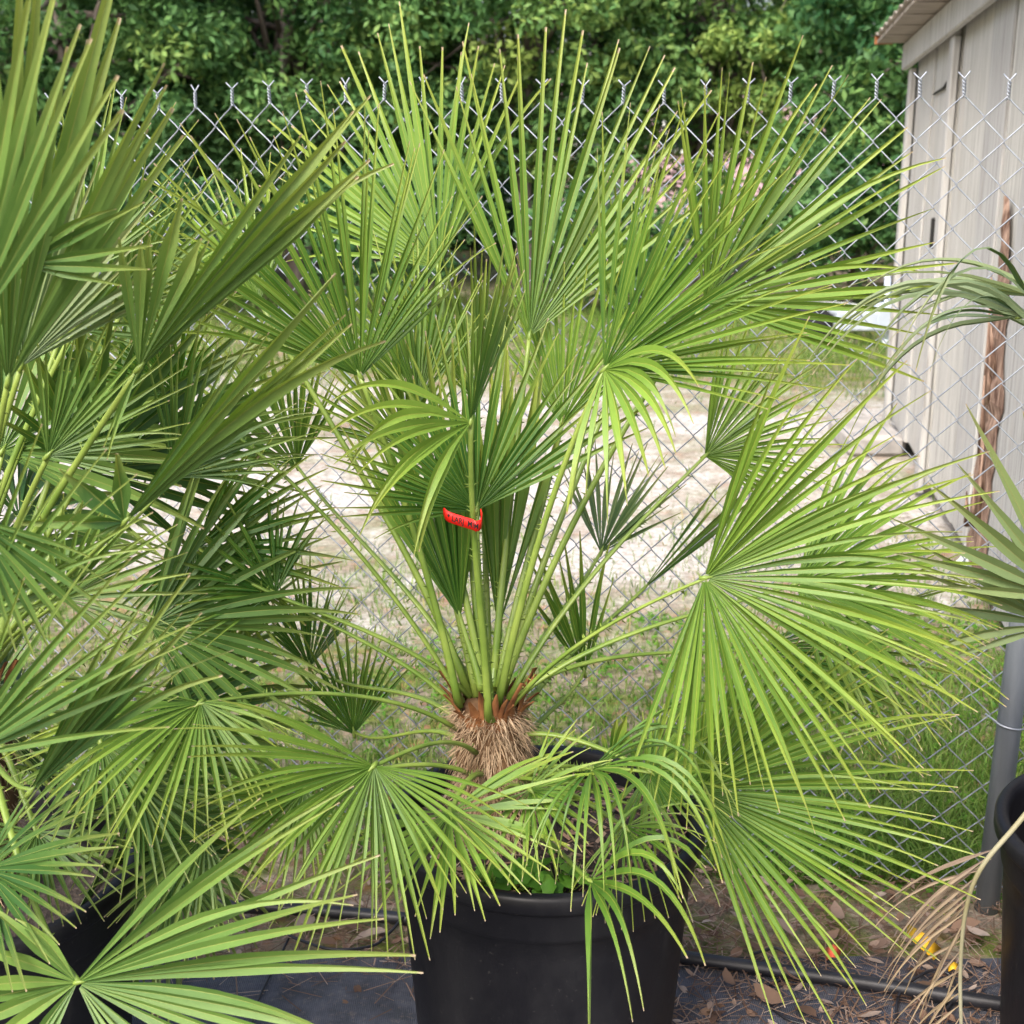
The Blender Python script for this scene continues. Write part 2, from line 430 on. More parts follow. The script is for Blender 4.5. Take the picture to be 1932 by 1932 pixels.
def petiole(pts, r0, r1, spines=True, bm=None, seed=0):
    b = MB(); k = len(pts); rnd = random.Random(seed)
    b.tube(pts, [r0 + (r1 - r0) * (i / (k - 1)) ** .7 for i in range(k)], 8, flat=.62)
    if spines:
        for i in range(1, k - 2):
            tdir = unit(np.array(pts[i + 1]) - np.array(pts[i]))
            sd_ = unit(np.cross(tdir, np.array([0, -1.0, .3])))
            for s in (-1, 1):
                for q in range(2):
                    if rnd.random() < .35: continue
                    rr = r0 + (r1 - r0) * (i / (k - 1)) ** .7
                    p = np.array(pts[i]) + (np.array(pts[i + 1]) - np.array(pts[i])) * rnd.random() + sd_ * s * rr * .8
                    tipp = p + sd_ * s * rnd.uniform(.004, .009) + tdir * rnd.uniform(-.001, .006)
                    q1 = np.cross(tdir, sd_) * .0012
                    b.add([p - tdir * .0016, p + tdir * .0016, p + q1, tipp], [(0, 1, 3), (1, 2, 3), (2, 0, 3)])
    return b

def frond(plant, crown, hub, sectors, budget, mat='leaf', pr=(.0068, .0034), lift=.35, spines=True, seed=0, noped=False, bend=None):
    rnd = random.Random(seed * 131 + 5)
    hub = np.array(hub, float); crown = np.array(crown, float)
    A0 = unit(np.array(sectors[0]['tip']) - hub) if 'ax' not in sectors[0] else unit(sectors[0]['ax'])
    D = np.linalg.norm(hub - crown)
    out = unit(hub - crown)
    p1 = crown + unit(out * .7 + Zv * lift) * D * .35
    p2 = hub - unit(out + A0 * .45 + Zv * (-.05)) * D * .3
    if bend is not None: p2 = p2 + np.array(bend)
    pts = bez(crown, p1, p2, hub + A0 * .004, 16)
    b = petiole(pts, pr[0], pr[1], spines, seed=seed)
    # small swelling where the leaflets start
    b.tube([hub - A0 * .008, hub, hub + A0 * .012], [pr[1] * .9, pr[1] * 1.0, pr[1] * .3], 8)
    fr = b.obj('frond', M['petiole'], plant, hub)
    segs = []
    for S in sectors:
        tip = np.array(S['tip'], float); A = unit(tip - hub); L = np.linalg.norm(tip - hub)
        Vw = unit(CO - hub)
        s0 = unit(np.cross(A, Vw)); n0 = np.cross(s0, A)
        rl = R(S.get('roll', 0)); s1 = rot_about(s0, A, rl); n1 = rot_about(n0, A, rl)
        a0, a1, n = S['a0'], S['a1'], (max(2, round(S['n'] * 1.22)) if S['n'] > 9 else S['n'])
        cup = S.get('cup', .25); k_out = S.get('kout', .28); fuse = S.get('fuse', .42)
        lo, hi = S.get('llo', 1.0), S.get('lhi', 1.0)
        half = max(abs(a0), abs(a1), 1)
        dth = R(S['dth']) if 'dth' in S else R((a1 - a0) / max(1, n - 1))
        jit = R((a1 - a0) / max(1, n - 1))
        for i in range(n):
            th = R(a0 + (a1 - a0) * (i / max(1, n - 1))) + rnd.uniform(-.36, .36) * jit
            c = cup * (1 - math.cos(th)) + rnd.uniform(-.11, .11)
            d = unit((A * math.cos(th) + s1 * math.sin(th)) * math.cos(c) + n1 * math.sin(c))
            rad_ = -A * math.sin(th) + s1 * math.cos(th)
            nn = unit(np.cross(rad_, d)); nn = nn if np.dot(nn, n1) > 0 else -nn
            f = i / max(1, n - 1)
            l = L * (1 - k_out * (abs(math.degrees(th)) / half) ** 2) * rnd.uniform(.84, 1.08) * (lo + (hi - lo) * f)
            dr = S.get('droop', .15) * rnd.uniform(.5, 1.5)
            if rnd.random() < .09: dr += .4
            tint = min(1, max(0, S.get('tint', .5) + rnd.uniform(-.2, .2)))
            segs.append(segment(hub, d, nn, l, dth * 1.04, min(.8, fuse * rnd.uniform(.92, 1.08)), dr, tint, S.get('fold', .72), S.get('blunt', .15) * rnd.uniform(.5, 1.5), rnd.uniform(-1, 1) * S.get('twist', .8), S.get('curl', 0) * rnd.uniform(.5, 1.4), S.get('wmax', .034)))
    if budget[0] >= len(segs):
        budget[0] -= len(segs)
        for V, F, at_ in segs: obj('leaflet', V, F, M[mat], fr, hub, attrs=at_)
    else:
        V = np.concatenate([s[0] for s in segs]); F = []; at_ = dict(along=[], across=[], tint=[]); n0_ = 0
        for v, f, a in segs:
            F += [tuple(i + n0_ for i in q) for q in f]; n0_ += len(v)
            for k in at_: at_[k] += a[k]
        tag(obj('blade', V, F, M[mat], fr, hub, attrs=at_), kind='stuff')
    return fr
def S(tx, ty, tY, a0, a1, n, roll=0, droop=.12, **kw):
    return dict(tip=at(tx, ty, tY), a0=a0, a1=a1, n=n, roll=roll, droop=droop, **kw)

# ------------------------------------------------------------------ pots
def pot(loc, r_top, h, label, soil_drop, r_bot=None, seed=0, litter=True):
    e = empty('plant_pot', (loc[0], loc[1], .018), label, 'plant pot')
    rb = r_bot or r_top * .82; H = h; z0 = .018
    def rr(z): return rb + (r_top * .945 - rb) * (z / H)
    pr = [(0, 0), (rb - .012, 0), (rb, .008)]
    for z in np.linspace(.02, H - .085, 10): pr.append((rr(z), z))
    pr += [(rr(H - .082) + .003, H - .082), (rr(H - .075) + .0045, H - .075), (rr(H - .02) + .006, H - .036), (rr(H) + .006, H - .032), (r_top - .004, H - .030), (r_top, H - .024), (r_top, H - .006), (r_top - .004, H), (r_top - .016, H), (r_top - .021, H - .004)]
    for z in np.linspace(H - .02, H - soil_drop - .03, 5): pr.append((rr(z) - .006, z))
    b = MB().lathe(pr, 96, (loc[0], loc[1], z0)); b.obj('shell', M['pot'], e)
    # soil surface, uneven
    zs = z0 + H - soil_drop; rs = rr(H - soil_drop) - .008; rnd = np.random.default_rng(seed)
    vs_ = [(loc[0], loc[1], zs + .01)]; f = []; rings, n = 9, 48
    for k in range(1, rings + 1):
        for j in range(n):
            a = 2 * math.pi * j / n; r_ = rs * k / rings
            vs_.append((loc[0] + r_ * math.cos(a), loc[1] + r_ * math.sin(a), zs + (.006 * rnd.normal() if k < rings else 0)))
    for j in range(n): f.append((0, 1 + j, 1 + (j + 1) % n))
    for k in range(rings - 1):
        for j in range(n): f.append((1 + k * n + j, 1 + (k + 1) * n + j, 1 + (k + 1) * n + (j + 1) % n, 1 + k * n + (j + 1) % n))
    obj('soil', vs_, f, M['soil'], e)
    return e, zs
PC = (.053, 1.95); PR, PHT = .249, .415
_, ZS = pot(PC, PR, PHT, 'large black nursery pot holding the central fan palm', .045, seed=3)
LC = (-.80, 1.80)
_, ZSL = pot(LC, .25, .415, 'black nursery pot under the dark crowded fan palm beside the weed cloth', .05, seed=4)
RC = (.995, 1.86)
_, ZSR = pot(RC, .255, .43, 'black nursery pot in front of the fence post, with thick rounded rim', .14, seed=5)

# ------------------------------------------------------------------ central palm
TX, TY = -.03, 1.95
zt = at(930, 1325, TY)[2]
palm = empty('fan_palm', (TX, TY, ZS), 'bright green fan palm with hairy trunk and a red ribbon, in the middle pot', 'palm')
def trunk(plant, base, top, r, nf, seed):
    rnd = np.random.default_rng(seed); base = np.array(base); top = np.array(top); ax = top - base
    K, n = 14, 20; vs_ = []; 
    for k in range(K):
        t = k / (K - 1); rr = r * (.92 + .14 * math.sin(t * 3.1) - .35 * max(0, t - .85) / .15 * .6)
        for j in range(n):
            a = 2 * math.pi * j / n; q = rr * (1 + .06 * rnd.normal())
            vs_.append(base + ax * t + np.array([q * math.cos(a), q * math.sin(a), 0]))
    f = [(i * n + j, i * n + (j + 1) % n, (i + 1) * n + (j + 1) % n, (i + 1) * n + j) for i in range(K - 1) for j in range(n)] + [tuple(range((K - 1) * n, K * n))]
    obj('trunk', vs_, f, M['trunk'], plant)
    # shaggy fibre, combed downwards and outwards
    V = []; F = []
    for i in range(nf):
        t = rnd.uniform(.02, 1.0); a = rnd.uniform(0, 2 * math.pi); rr = r * (.95 + .12 * math.sin(t * 3.1))
        up_ = rnd.uniform(-1.0, -.15) if t < .82 else rnd.uniform(-.6, .5)
        o = np.array([math.cos(a), math.sin(a), 0]); tg = np.array([-math.sin(a), math.cos(a), 0])
        p = base + ax * t + o * rr * .92; l = rnd.uniform(.016, .042); wd = rnd.uniform(.0006, .0013)
        d = unit(o * rnd.uniform(.25, .8) + Zv * up_ + tg * rnd.normal() * .35); side = unit(np.cross(d, o) + tg * .3) * wd
        n0 = len(V); q = p
        for k in range(4):
            ww = side * (1 - k / 3.3); V += [q - ww, q + ww]
            d = unit(d + np.array([0, 0, -.25]) + rnd.normal(size=3) * .12); q = q + d * l / 3
        for k in range(3): F.append((n0 + k * 2, n0 + k * 2 + 1, n0 + k * 2 + 3, n0 + k * 2 + 2))
    tag(obj('fibre', np.array(V), np.array(F), M['fibre'], plant), kind='stuff')
    # leaf sheaths: orange-brown netting flaps round the petiole bases
    for i in range(24):
        a = i * 2.4 + .3; o = np.array([math.cos(a), math.sin(a), 0]); tg = np.array([-math.sin(a), math.cos(a), 0])
        p = top + o * r * .62 - Zv * .03; hgt = rnd.uniform(.04, .09); wd = rnd.uniform(.005, .012)
        V = []; F = []
        for k in range(5):
            t = k / 4; c = p + Zv * hgt * t + o * (.01 + .03 * t * t); ww = wd * (1 - t ** 1.5) + .001
            V += [c - tg * ww + o * rnd.normal() * .002, c + o * .005, c + tg * ww + o * rnd.normal() * .002]
        for k in range(4): F += [(k * 3, k * 3 + 1, k * 3 + 4, k * 3 + 3), (k * 3 + 1, k * 3 + 2, k * 3 + 5, k * 3 + 4)]
        obj('sheath', V, F, M['sheath'], plant)
CT = np.array([TX - .005, TY, zt])
trunk(palm, (TX + .012, TY, ZS - .02), CT, .054, 5200, 1)
def cr(dx=0, dy=0, dz=0): return CT + np.array([dx, dy, dz])
bud = [345]
B = lambda x, y, Y: at(x, y, Y)
C_FRONDS = [
 # crown offset, hub, sectors, options   (most prominent first)
 ((.03, -.03, 0), (1330, 1090, 1.80), [S(1890, 1040, 1.70, -66, 118, 40, 18, .22, twist=1.0, tint=.68, kout=.18, cup=.3)], {}),
 ((.012, -.03, .0), (1140, 697, 1.90), [S(1490, 330, 1.82, -46, 52, 28, -20, .12, tint=.36, kout=.12, cup=.35), S(1290, 800, 1.68, -38, 62, 10, 0, 1.3, tint=.8, kout=.1, wmax=.014)], {}),
 ((-.045, -.02, 0), (680, 710, 1.95), [S(415, 235, 1.90, -42, 76, 31, 15, .06, fold=.55, tint=.4, kout=.42, cup=.4)], {}),
 ((.006, .02, .01), (999, 635, 2.15), [S(1085, 30, 2.26, -34, 42, 19, 12, .02, tint=.58, kout=.25, cup=.2, fold=.5, blunt=.24, twist=.5)], {}),
 ((-.01, .02, .01), (827, 506, 2.18), [S(745, 42, 2.30, -66, 38, 22, -12, .02, tint=.68, kout=.32, cup=.2, fold=.5, blunt=.24, twist=.5)], {}),
 ((.02, .02, .01), (1330, 571, 2.08), [S(1715, 215, 2.12, -62, 62, 25, 20, .06, fold=.55, tint=.7, kout=.15, cup=.3)], {}),
 ((-.02, -.05, -.06), (705, 1445, 1.66), [S(500, 1650, 1.50, -125, 66, 36, -10, .38, twist=1.0, tint=.68, kout=.15, cup=.2, llo=1.15, lhi=1.25)], {}),
 ((.045, -.01, -.05), (1315, 1490, 1.86), [S(1835, 1600, 1.72, -95, 62, 40, 8, .14, twist=1.0, tint=.5, kout=.35, cup=.25)], {}),
 ((.004, -.05, -.01), (899, 962, 1.92), [S(975, 590, 2.0, -108, 52, 29, 0, .04, tint=.22, kout=.35, cup=.35)], {}),
 ((.0, -.055, -.005), (888, 797, 1.86), [S(968, 470, 1.9, -20, 14, 9, 55, .03, tint=.32, fuse=.62, cup=.1), S(600, 760, 1.74, -52, 20, 9, 25, 1.25, tint=.9, kout=.1, fuse=.4)], {}),
 ((-.05, -.03, -.03), (378, 1325, 1.70), [S(140, 1530, 1.52, -125, 52, 28, 10, .38, tint=.66, kout=.3, llo=.8, lhi=1.25)], {}),
 ((-.01, -.045, -.1), (850, 1533, 1.72), [S(885, 1745, 1.56, -112, 92, 24, 0, .15, tint=.7, kout=-.15)], {}),
 ((.05, -.03, -.12), (1115, 1450, 1.74), [S(1190, 1610, 1.42, -95, 60, 16, 0, 2.6, tint=.42, kout=.2, twist=.9, fuse=.25, llo=1.1, lhi=.6)], {}),
 ((.05, -.05, -.2), (1113, 1661, 1.64), [S(1250, 1770, 1.40, -75, 25, 8, 0, 1.8, tint=.5, kout=.1, fuse=.2)], {}),
 ((.035, .0, 0), (1502, 1102, 2.04), [S(1890, 985, 2.10, -52, 100, 30, -15, .28, tint=.6, kout=.15)], {}),
 ((-.03, .02, 0), (371, 1035, 1.98), [S(650, 1065, 2.02, -78, 150, 28, 10, .15, tint=.12, kout=.2)], {}),
 ((-.04, .0, 0), (334, 741, 2.0), [S(110, 740, 1.95, -75, 120, 30, -10, .1, tint=.12, kout=.2)], {}),
 ((-.012, .0, .02), (868, 1165, 1.99), [S(760, 640, 2.04, -24, 20, 17, -15, .04, tint=.25, fuse=.55, dth=4)], {}),
 ((.005, .012, .02), (940, 1185, 2.02), [S(975, 660, 2.1, -11, 14, 12, 25, .02, tint=.35, fuse=.66, dth=4)], {}),
 ((.03, .02, 0), (1431, 1224, 2.14), [S(1840, 1205, 2.2, -28, 42, 16, 25, .1, tint=.15, kout=.2)], {}),
 ((.03, .035, -.02), (1134, 1042, 2.22), [S(1215, 830, 2.25, -52, 42, 15, -20, .05, tint=.3)], dict(mat='leaf_grey')),
 ((.04, .03, -.1), (1103, 1270, 2.12), [S(1060, 1000, 2.12, -24, 22, 8, 10, .05, tint=.4)], {}),
 ((.04, .03, -.05), (1215, 1110, 2.2), [S(1455, 865, 2.24, -10, 10, 7, 45, .03, tint=.2, fuse=.6)], {}),
 ((-.04, .03, -.08), (668, 1384, 2.14), [S(640, 1165, 2.18, -62, 45, 17, 0, .05, tint=.15)], {}),
 ((-.04, .03, -.05), (584, 1258, 2.2), [S(560, 1050, 2.22, -48, 50, 16, 20, .05, tint=.05)], {}),
 ((.05, .02, -.14), (1150, 1440, 1.98), [S(1175, 1345, 1.98, -22, 18, 4, 10, .02, tint=.35, fuse=.75, wmax=.04)], dict(pr=(.005, .003))),
 ((.05, .03, -.15), (1230, 1520, 2.02), [S(1330, 1320, 2.05, -40, 50, 10, 0, .1, tint=.35)], dict(pr=(.005, .003))),
 ((.02, -.045, -.14), (1000, 1490, 1.74), [S(1100, 1600, 1.62, -115, 100, 22, 0, .35, tint=.5)], {}),
 ((.04, -.02, -.14), (1225, 1455, 1.82), [S(1350, 1560, 1.72, -120, 95, 24, 0, .3, tint=.4)], {}),
 ((-.03, -.04, -.1), (575, 1490, 1.74), [S(400, 1640, 1.62, -100, 70, 24, 0, .35, tint=.6)], {}),
 ((.03, -.02, -.12), (1180, 1560, 1.74), [S(1290, 1700, 1.60, -70, 80, 16, 0, .9, tint=.42, fuse=.25)], {}),
 ((-.01, .01, .02), (790, 760, 2.1), [S(740, 430, 2.16, -45, 45, 20, 10, .05, tint=.55)], {}),
 ((.015, .01, .02), (1060, 800, 2.14), [S(1080, 480, 2.2, -42, 50, 20, -10, .05, tint=.5)], {}),
 ((.03, .01, 0), (1330, 860, 2.15), [S(1560, 690, 2.18, -50, 70, 22, 10, .2, tint=.6)], {}),
 ((-.03, .02, 0), (490, 570, 2.15), [S(350, 300, 2.2, -58, 50, 22, 15, .08, tint=.75)], {}),
 ((-.02, .02, 0), (770, 850, 2.12), [S(640, 600, 2.12, -48, 60, 20, -10, .08, tint=.45)], {}),
 ((-.04, .0, -.02), (520, 1120, 1.98), [S(330, 960, 1.96, -70, 80, 20, 10, .15, tint=.2)], {}),
 ((.02, .03, .0), (1190, 640, 2.2), [S(1260, 330, 2.25, -40, 50, 18, -15, .04, tint=.6)], {}),
 ((-.02, .03, 0), (560, 880, 2.25), [S(430, 620, 2.28, -60, 60, 18, -15, .08, tint=.5)], {}),
 ((.0, .03, 0), (900, 760, 2.25), [S(840, 420, 2.32, -40, 36, 15, 20, .05, tint=.5)], {}),
]
for i, (c, h, sec, op) in enumerate(C_FRONDS):
    frond(palm, cr(*c), at(*h), sec, bud, seed=i + 1, **op)

# red ribbon on the petiole, hand-lettered
def ribbon():
    e = empty('red_ribbon', at(895, 978, 1.86), 'red plastic ribbon with black handwriting tied round a petiole of the middle palm', 'ribbon')
    o = at(895, 978, 1.86); sc = 1.86 / 2600 * .98
    # centre line in local (x right, z up, y towards the camera), px of the picture
    path = [(-62, 14, -4), (-55, 8, 6), (-45, 4, 10), (-20, -4, 12), (-4, -9, 12), (4, -12, 14), (12, -10, 9), (15, 0, 0), (12, 8, -8)]
    P = spline([(x, z, y) for x, z, y in path], 5); n = len(P); hw = 11.5
    def loc(p, q): return o + RT * p[0] * sc + np.array([0, 0, 1]) * (p[1] + q) * sc + np.array([0, -1, 0]) * p[2] * sc
    V = []; F = []
    for i, p in enumerate(P):
        wq = hw * (1 - .25 * math.sin(i * .9) ** 2 * (.4 if i > n * .5 else .15)) * (1 if i > 2 else .55 + .2 * i)
        V += [loc(p, -wq), loc(p, wq)]
    for i in range(n - 1): F.append((2 * i, 2 * i + 1, 2 * i + 3, 2 * i + 2))
    ob = obj('band', V, F, M['red'], e)
    md = ob.modifiers.new('thick', 'SOLIDIFY'); md.thickness = .0006
    cu = bpy.data.curves.new('t', 'FONT'); cu.body = '* LARJ  MIM'; cu.size = 17; cu.resolution_u = 3; cu.offset = .35
    to = bpy.data.objects.new('t', cu); COL.objects.link(to); dg = bpy.context.evaluated_depsgraph_get()
    me = bpy.data.meshes.new_from_object(to.evaluated_get(dg)); bpy.data.objects.remove(to)
    co = np.array([v.co[:] for v in me.vertices]); co[:, 0] *= 62 / max(1, co[:, 0].max())
    PA = np.array(P); out = []
    for x, y, _ in co:
        xx = x - 54 + y * .06; i = int(np.argmin(np.abs(PA[:int(n * .72), 0] - xx))); i2 = min(i + 1, n - 1)
        zc = np.interp(xx, PA[:int(n * .7), 0], PA[:int(n * .7), 1]); yc = np.interp(xx, PA[:int(n * .7), 0], PA[:int(n * .7), 2])
        out.append(loc((xx, zc, yc + 1.2), y - 6))
    obj('lettering', out, [tuple(p.vertices) for p in me.polygons], M['ink'], e, smooth=False)
ribbon()

# ------------------------------------------------------------------ left palm
LT = np.array([-.78, 1.80, .68])
lpalm = empty('fan_palm', (LT[0], LT[1], ZSL), 'large darker fan palm with long folded blades, crowding the pot beside the weed cloth', 'palm')
trunk(lpalm, (LT[0] - .02, LT[1], ZSL - .02), LT, .065, 1500, 9)
budL = [310]
L_FRONDS = [
 ((145, 1854, 1.42), [S(745, 1775, 1.32, -34, 62, 18, 10, .16, tint=.66, kout=.15, wmax=.020), S(-150, 1900, 1.36, -60, 60, 9, 0, .25, tint=.72, wmax=.020)], {}),
 ((262, 695, 1.58), [S(735, 200, 1.55, -7, 5, 8, 30, .03, tint=.55, fuse=.6, blunt=.15, dth=4.5, wmax=.03), S(385, 400, 1.58, -30, 16, 7, 0, .04, tint=.85, fuse=.7, wmax=.03), S(185, 860, 1.55, -4, 4, 2, 0, .3, tint=.7, wmax=.014)], {}),
 ((235, 985, 1.48), [S(665, 535, 1.42, -6, 5, 7, 30, .03, tint=.5, fuse=.55, dth=5, wmax=.034), S(185, 835, 1.46, -60, 4, 3, 0, .05, tint=.35, wmax=.026), S(10, 1010, 1.44, -12, 12, 2, 0, .08, tint=.5, wmax=.02)], {}),
 ((15, 720, 1.50), [S(120, -60, 1.45, -20, 26, 13, 15, .03, tint=.6, fuse=.55, blunt=.3, dth=4.4, wmax=.042, fold=.4)], {}),
 ((-60, 640, 1.32), [S(110, -90, 1.26, -14, 18, 8, -20, .05, tint=.42, fuse=.45, blunt=.3, dth=4.6, wmax=.042, fold=.4)], {}),
 ((40, 690, 1.66), [S(170, 300, 1.70, -30, 40, 16, -10, .06, tint=.6, fuse=.55)], dict(mat='leaf_grey')),
 ((57, 1494, 1.42), [S(375, 1105, 1.40, -12, 12, 9, 25, .05, tint=.32, fuse=.5, dth=5)], {}),
 ((-70, 1430, 1.36), [S(340, 1120, 1.32, -26, 20, 9, 0, .10, tint=.5, fuse=.3, wmax=.018)], {}),
 ((-60, 1180, 1.4), [S(190, 880, 1.36, -34, 30, 12, 10, .06, tint=.55, fuse=.35, wmax=.018)], {}),
 ((260, 1482, 1.70), [S(290, 1690, 1.58, -115, 115, 28, 0, .15, tint=.45)], {}),
 ((388, 1573, 1.72), [S(180, 1690, 1.60, -80, 110, 26, 0, .15, tint=.5)], {}),
 ((157, 515, 1.95), [S(270, 170, 1.98, -30, 40, 14, 0, .05, tint=.75)], {}),
 ((230, 585, 2.0), [S(420, 330, 2.02, -46, 46, 17, 10, .08, tint=.8)], {}),
 ((140, 620, 1.85), [S(300, 470, 1.85, -50, 60, 14, 20, .1, tint=.6)], {}),
 ((70, 1570, 1.64), [S(110, 1760, 1.52, -115, 110, 26, 0, .2, tint=.45)], {}),
 ((190, 1400, 1.68), [S(250, 1600, 1.58, -120, 110, 28, 10, .18, tint=.55)], {}),
 ((-30, 1640, 1.52), [S(160, 1720, 1.40, -70, 70, 16, 0, .2, tint=.2)], {}),
 ((330, 1640, 1.75), [S(420, 1800, 1.66, -90, 90, 18, 0, .25, tint=.3)], {}),
 ((120, 1130, 1.62), [S(330, 1010, 1.60, -60, 70, 18, 10, .1, tint=.6)], {}),
 ((90, 860, 1.70), [S(290, 640, 1.70, -50, 60, 20, 0, .06, tint=.55)], {}),
 ((330, 900, 1.85), [S(480, 640, 1.85, -40, 60, 18, 10, .08, tint=.4)], {}),
 ((40, 500, 1.5), [S(330, 420, 1.45, -18, 22, 5, 0, .02, tint=.3, wmax=.016)], {}),
 ((-50, 980, 1.36), [S(180, 1240, 1.36, -34, 30, 9, 0, .2, tint=.5, wmax=.016)], {}),
]
for i, (h, sec, op) in enumerate(L_FRONDS):
    a = random.uniform(0, 6.28); c = LT + np.array([math.cos(a), math.sin(a), 0]) * .035
    op = dict(dict(mat='leaf_cool'), **op); frond(lpalm, c, at(*h), sec, budL, seed=100 + i, **op)
rl = random.Random(21)
for i in range(13):
    hx, hy, hY = rl.uniform(-140, 330), rl.uniform(760, 1640), rl.uniform(1.85, 2.2)
    h = at(hx, hy, hY); o = unit(h - (LT + np.array([0, 0, .05])))
    o = unit(o + np.array([rl.uniform(-.4, .4), rl.uniform(0, .5), rl.uniform(-.3, .3)])); L = rl.uniform(.26, .38)
    sec = [dict(tip=h + o * L, a0=-rl.uniform(55, 100), a1=rl.uniform(55, 100), n=rl.randint(16, 24), roll=rl.uniform(-50, 50), droop=rl.uniform(.08, .35), tint=rl.uniform(.15, .6), kout=.25)]
    frond(lpalm, LT + np.array([rl.uniform(-.04, .04), rl.uniform(-.04, .04), rl.uniform(-.1, 0)]), h, sec, [0], seed=200 + i, mat='leaf_cool')

# ------------------------------------------------------------------ right-hand plants
RT0 = np.array([RC[0] + .05, RC[1] + .05, .55])
rp = empty('grey_palm', (RT0[0], RT0[1], ZSR), 'grey-green palm with broad stiff blades in the pot beside the fence post', 'palm')
budR = [60]
trunk(rp, (RT0[0], RT0[1], ZSR - .02), RT0, .045, 900, 13)
frond(rp, RT0, at(2010, 1130, 2.02), [S(1800, 800, 2.0, -48, 30, 8, 15, .05, tint=.9, fuse=.35, wmax=.028, blunt=.06, twist=.4)], budR, mat='leaf_grey', seed=301)
frond(rp, RT0, at(1990, 1180, 2.06), [S(1690, 1060, 2.05, -35, 45, 8, -20, .1, tint=.7, fuse=.35, wmax=.024)], budR, mat='leaf_grey', seed=302)
def pinnate(plant, path, n, L, dirs, mat, rmat, droop, wd, tint, seed, t0=.1, t1=1.0, r0=.006, r1=.002):
    rnd = random.Random(seed); P = spline([RT0] + [at(*p) for p in path], 8); b = MB().tube(P, [r0 + (r1 - r0) * i / (len(P) - 1) for i in range(len(P))], 8)
    fr = b.obj('frond', M[rmat], plant, P[0])
    for i in range(n):
        t = t0 + (t1 - t0) * i / (n - 1); k = min(int(t * (len(P) - 1)), len(P) - 2); p = P[k] + (P[k + 1] - P[k]) * (t * (len(P) - 1) - k)
        tg = unit(P[k + 1] - P[k]); d0 = np.array(dirs[i % len(dirs)], float)
        d = unit(d0 + tg * .55 + np.array([rnd.uniform(-.2, .2) for _ in range(3)]))
        l = L * (1 - .45 * abs(2 * t - 1) ** 2) * rnd.uniform(.8, 1.15)
        nn = unit(np.cross(d, tg)); nn = unit(nn - d * np.dot(nn, d))
        V, F, a = segment(p, d, nn, l, R(8), .2, droop * rnd.uniform(.6, 1.4), tint + rnd.uniform(-.1, .1), .5, .1, rnd.uniform(-1, 1), 0, wd)
        obj('leaflet', V, F, M[mat], fr, P[0], attrs=a)
    return fr
pinnate(rp, [(2060, 800, 1.95), (2010, 660, 1.96), (1960, 600, 1.97), (1915, 600, 1.98)], 11, .40, [(-.9, -.2, .35), (-.5, .3, -.1), (-.2, -.3, .3)], 'leaf_grey', 'petiole', 2.6, .011, .1, 5, .475)
pinnate(rp, [(2080, 720, 2.05), (2010, 580, 2.05), (1950, 560, 2.05)], 7, .42, [(-.9, -.1, .2), (-.8, .2, .1)], 'leaf_grey', 'petiole', 1.1, .009, .95, 6, .6)
pinnate(rp, [(2060, 1420, 1.72), (1985, 1480, 1.70), (1915, 1560, 1.68), (1850, 1640, 1.68), (1822, 1720, 1.69), (1812, 1830, 1.70), (1814, 1960, 1.70)], 22, .22, [(-.55, .35, -.15), (-.5, .12, -.4), (-.3, .5, -.3)], 'dry_frond', 'dry_rachis', 1.0, .011, .2, 8, .503, 1.0, .0044, .0026)

# ------------------------------------------------------------------ shed
SA, SBp = np.array([1.86, 6.65]), np.array([1.30, 2.95])
sdir = unit(np.append(SBp - SA, 0)); snor = np.array([sdir[1], -sdir[0], 0])
if snor[0] > 0: snor = -snor                       # outward, towards the yard
shed = empty('wooden_shed', (SA[0], SA[1], 0), 'weathered pale wooden shed with low overhanging roof behind the fence', 'shed')
SH = 1.80; RAKE = .062
def sp(u, z, o): return np.array([SA[0], SA[1], 0]) + sdir * u + Zv * z + snor * o
def sbox(name, u0, u1, z0, z1, o0, o1, mat, jit=0, bev=.004, parent=None):
    c = sp((u0 + u1) / 2, (z0 + z1) / 2, (o0 + o1) / 2); Mx = np.stack([sdir, snor, Zv], 1)
    bx_ = MB().box(c, (u1 - u0, abs(o1 - o0), z1 - z0), bev, Mx)
    bx_.v = [(p[0], p[1], p[2] + (RAKE * float(np.dot(np.array(p) - sp(0, 0, 0), sdir)) if p[2] > 1.5 else 0)) for p in bx_.v]
    return bx_.obj(name, M[mat], parent or shed, c, smooth=False)
sbox('core', .06, 4.1, .05, SH - .02, -2.2, -.03, 'black', bev=0)
edges = [0, .10, .62, 1.22, 1.30, 1.92, 2.28, 2.60, 3.05, 3.55, 4.1]
for i in range(len(edges) - 1):
    g = .006 if i not in (1, 4) else .014
    sbox('board', edges[i] + g, edges[i + 1] - g, .06 + .02 * (i % 3), SH, -.028, -.002 + .007 * (i % 2), 'wood')
for u in (.05, 1.26): sbox('batten', u - .045, u + .045, .03, SH - .10, .008, .036, 'wood')
sbox('fascia', -.03, 4.2, SH - .10, SH + .015, .037, .065, 'wood')
sbox('trim', -.02, 4.2, SH + .02, SH + .075, .02, .05, 'wood')
# end wall facing away
eb = MB()
Mx = np.stack([sdir, snor, Zv], 1)
for k in range(8):
    sbox('board', -.025, -.001, .05, SH, -.03 - k * .27 - .26, -.03 - k * .27, 'wood')
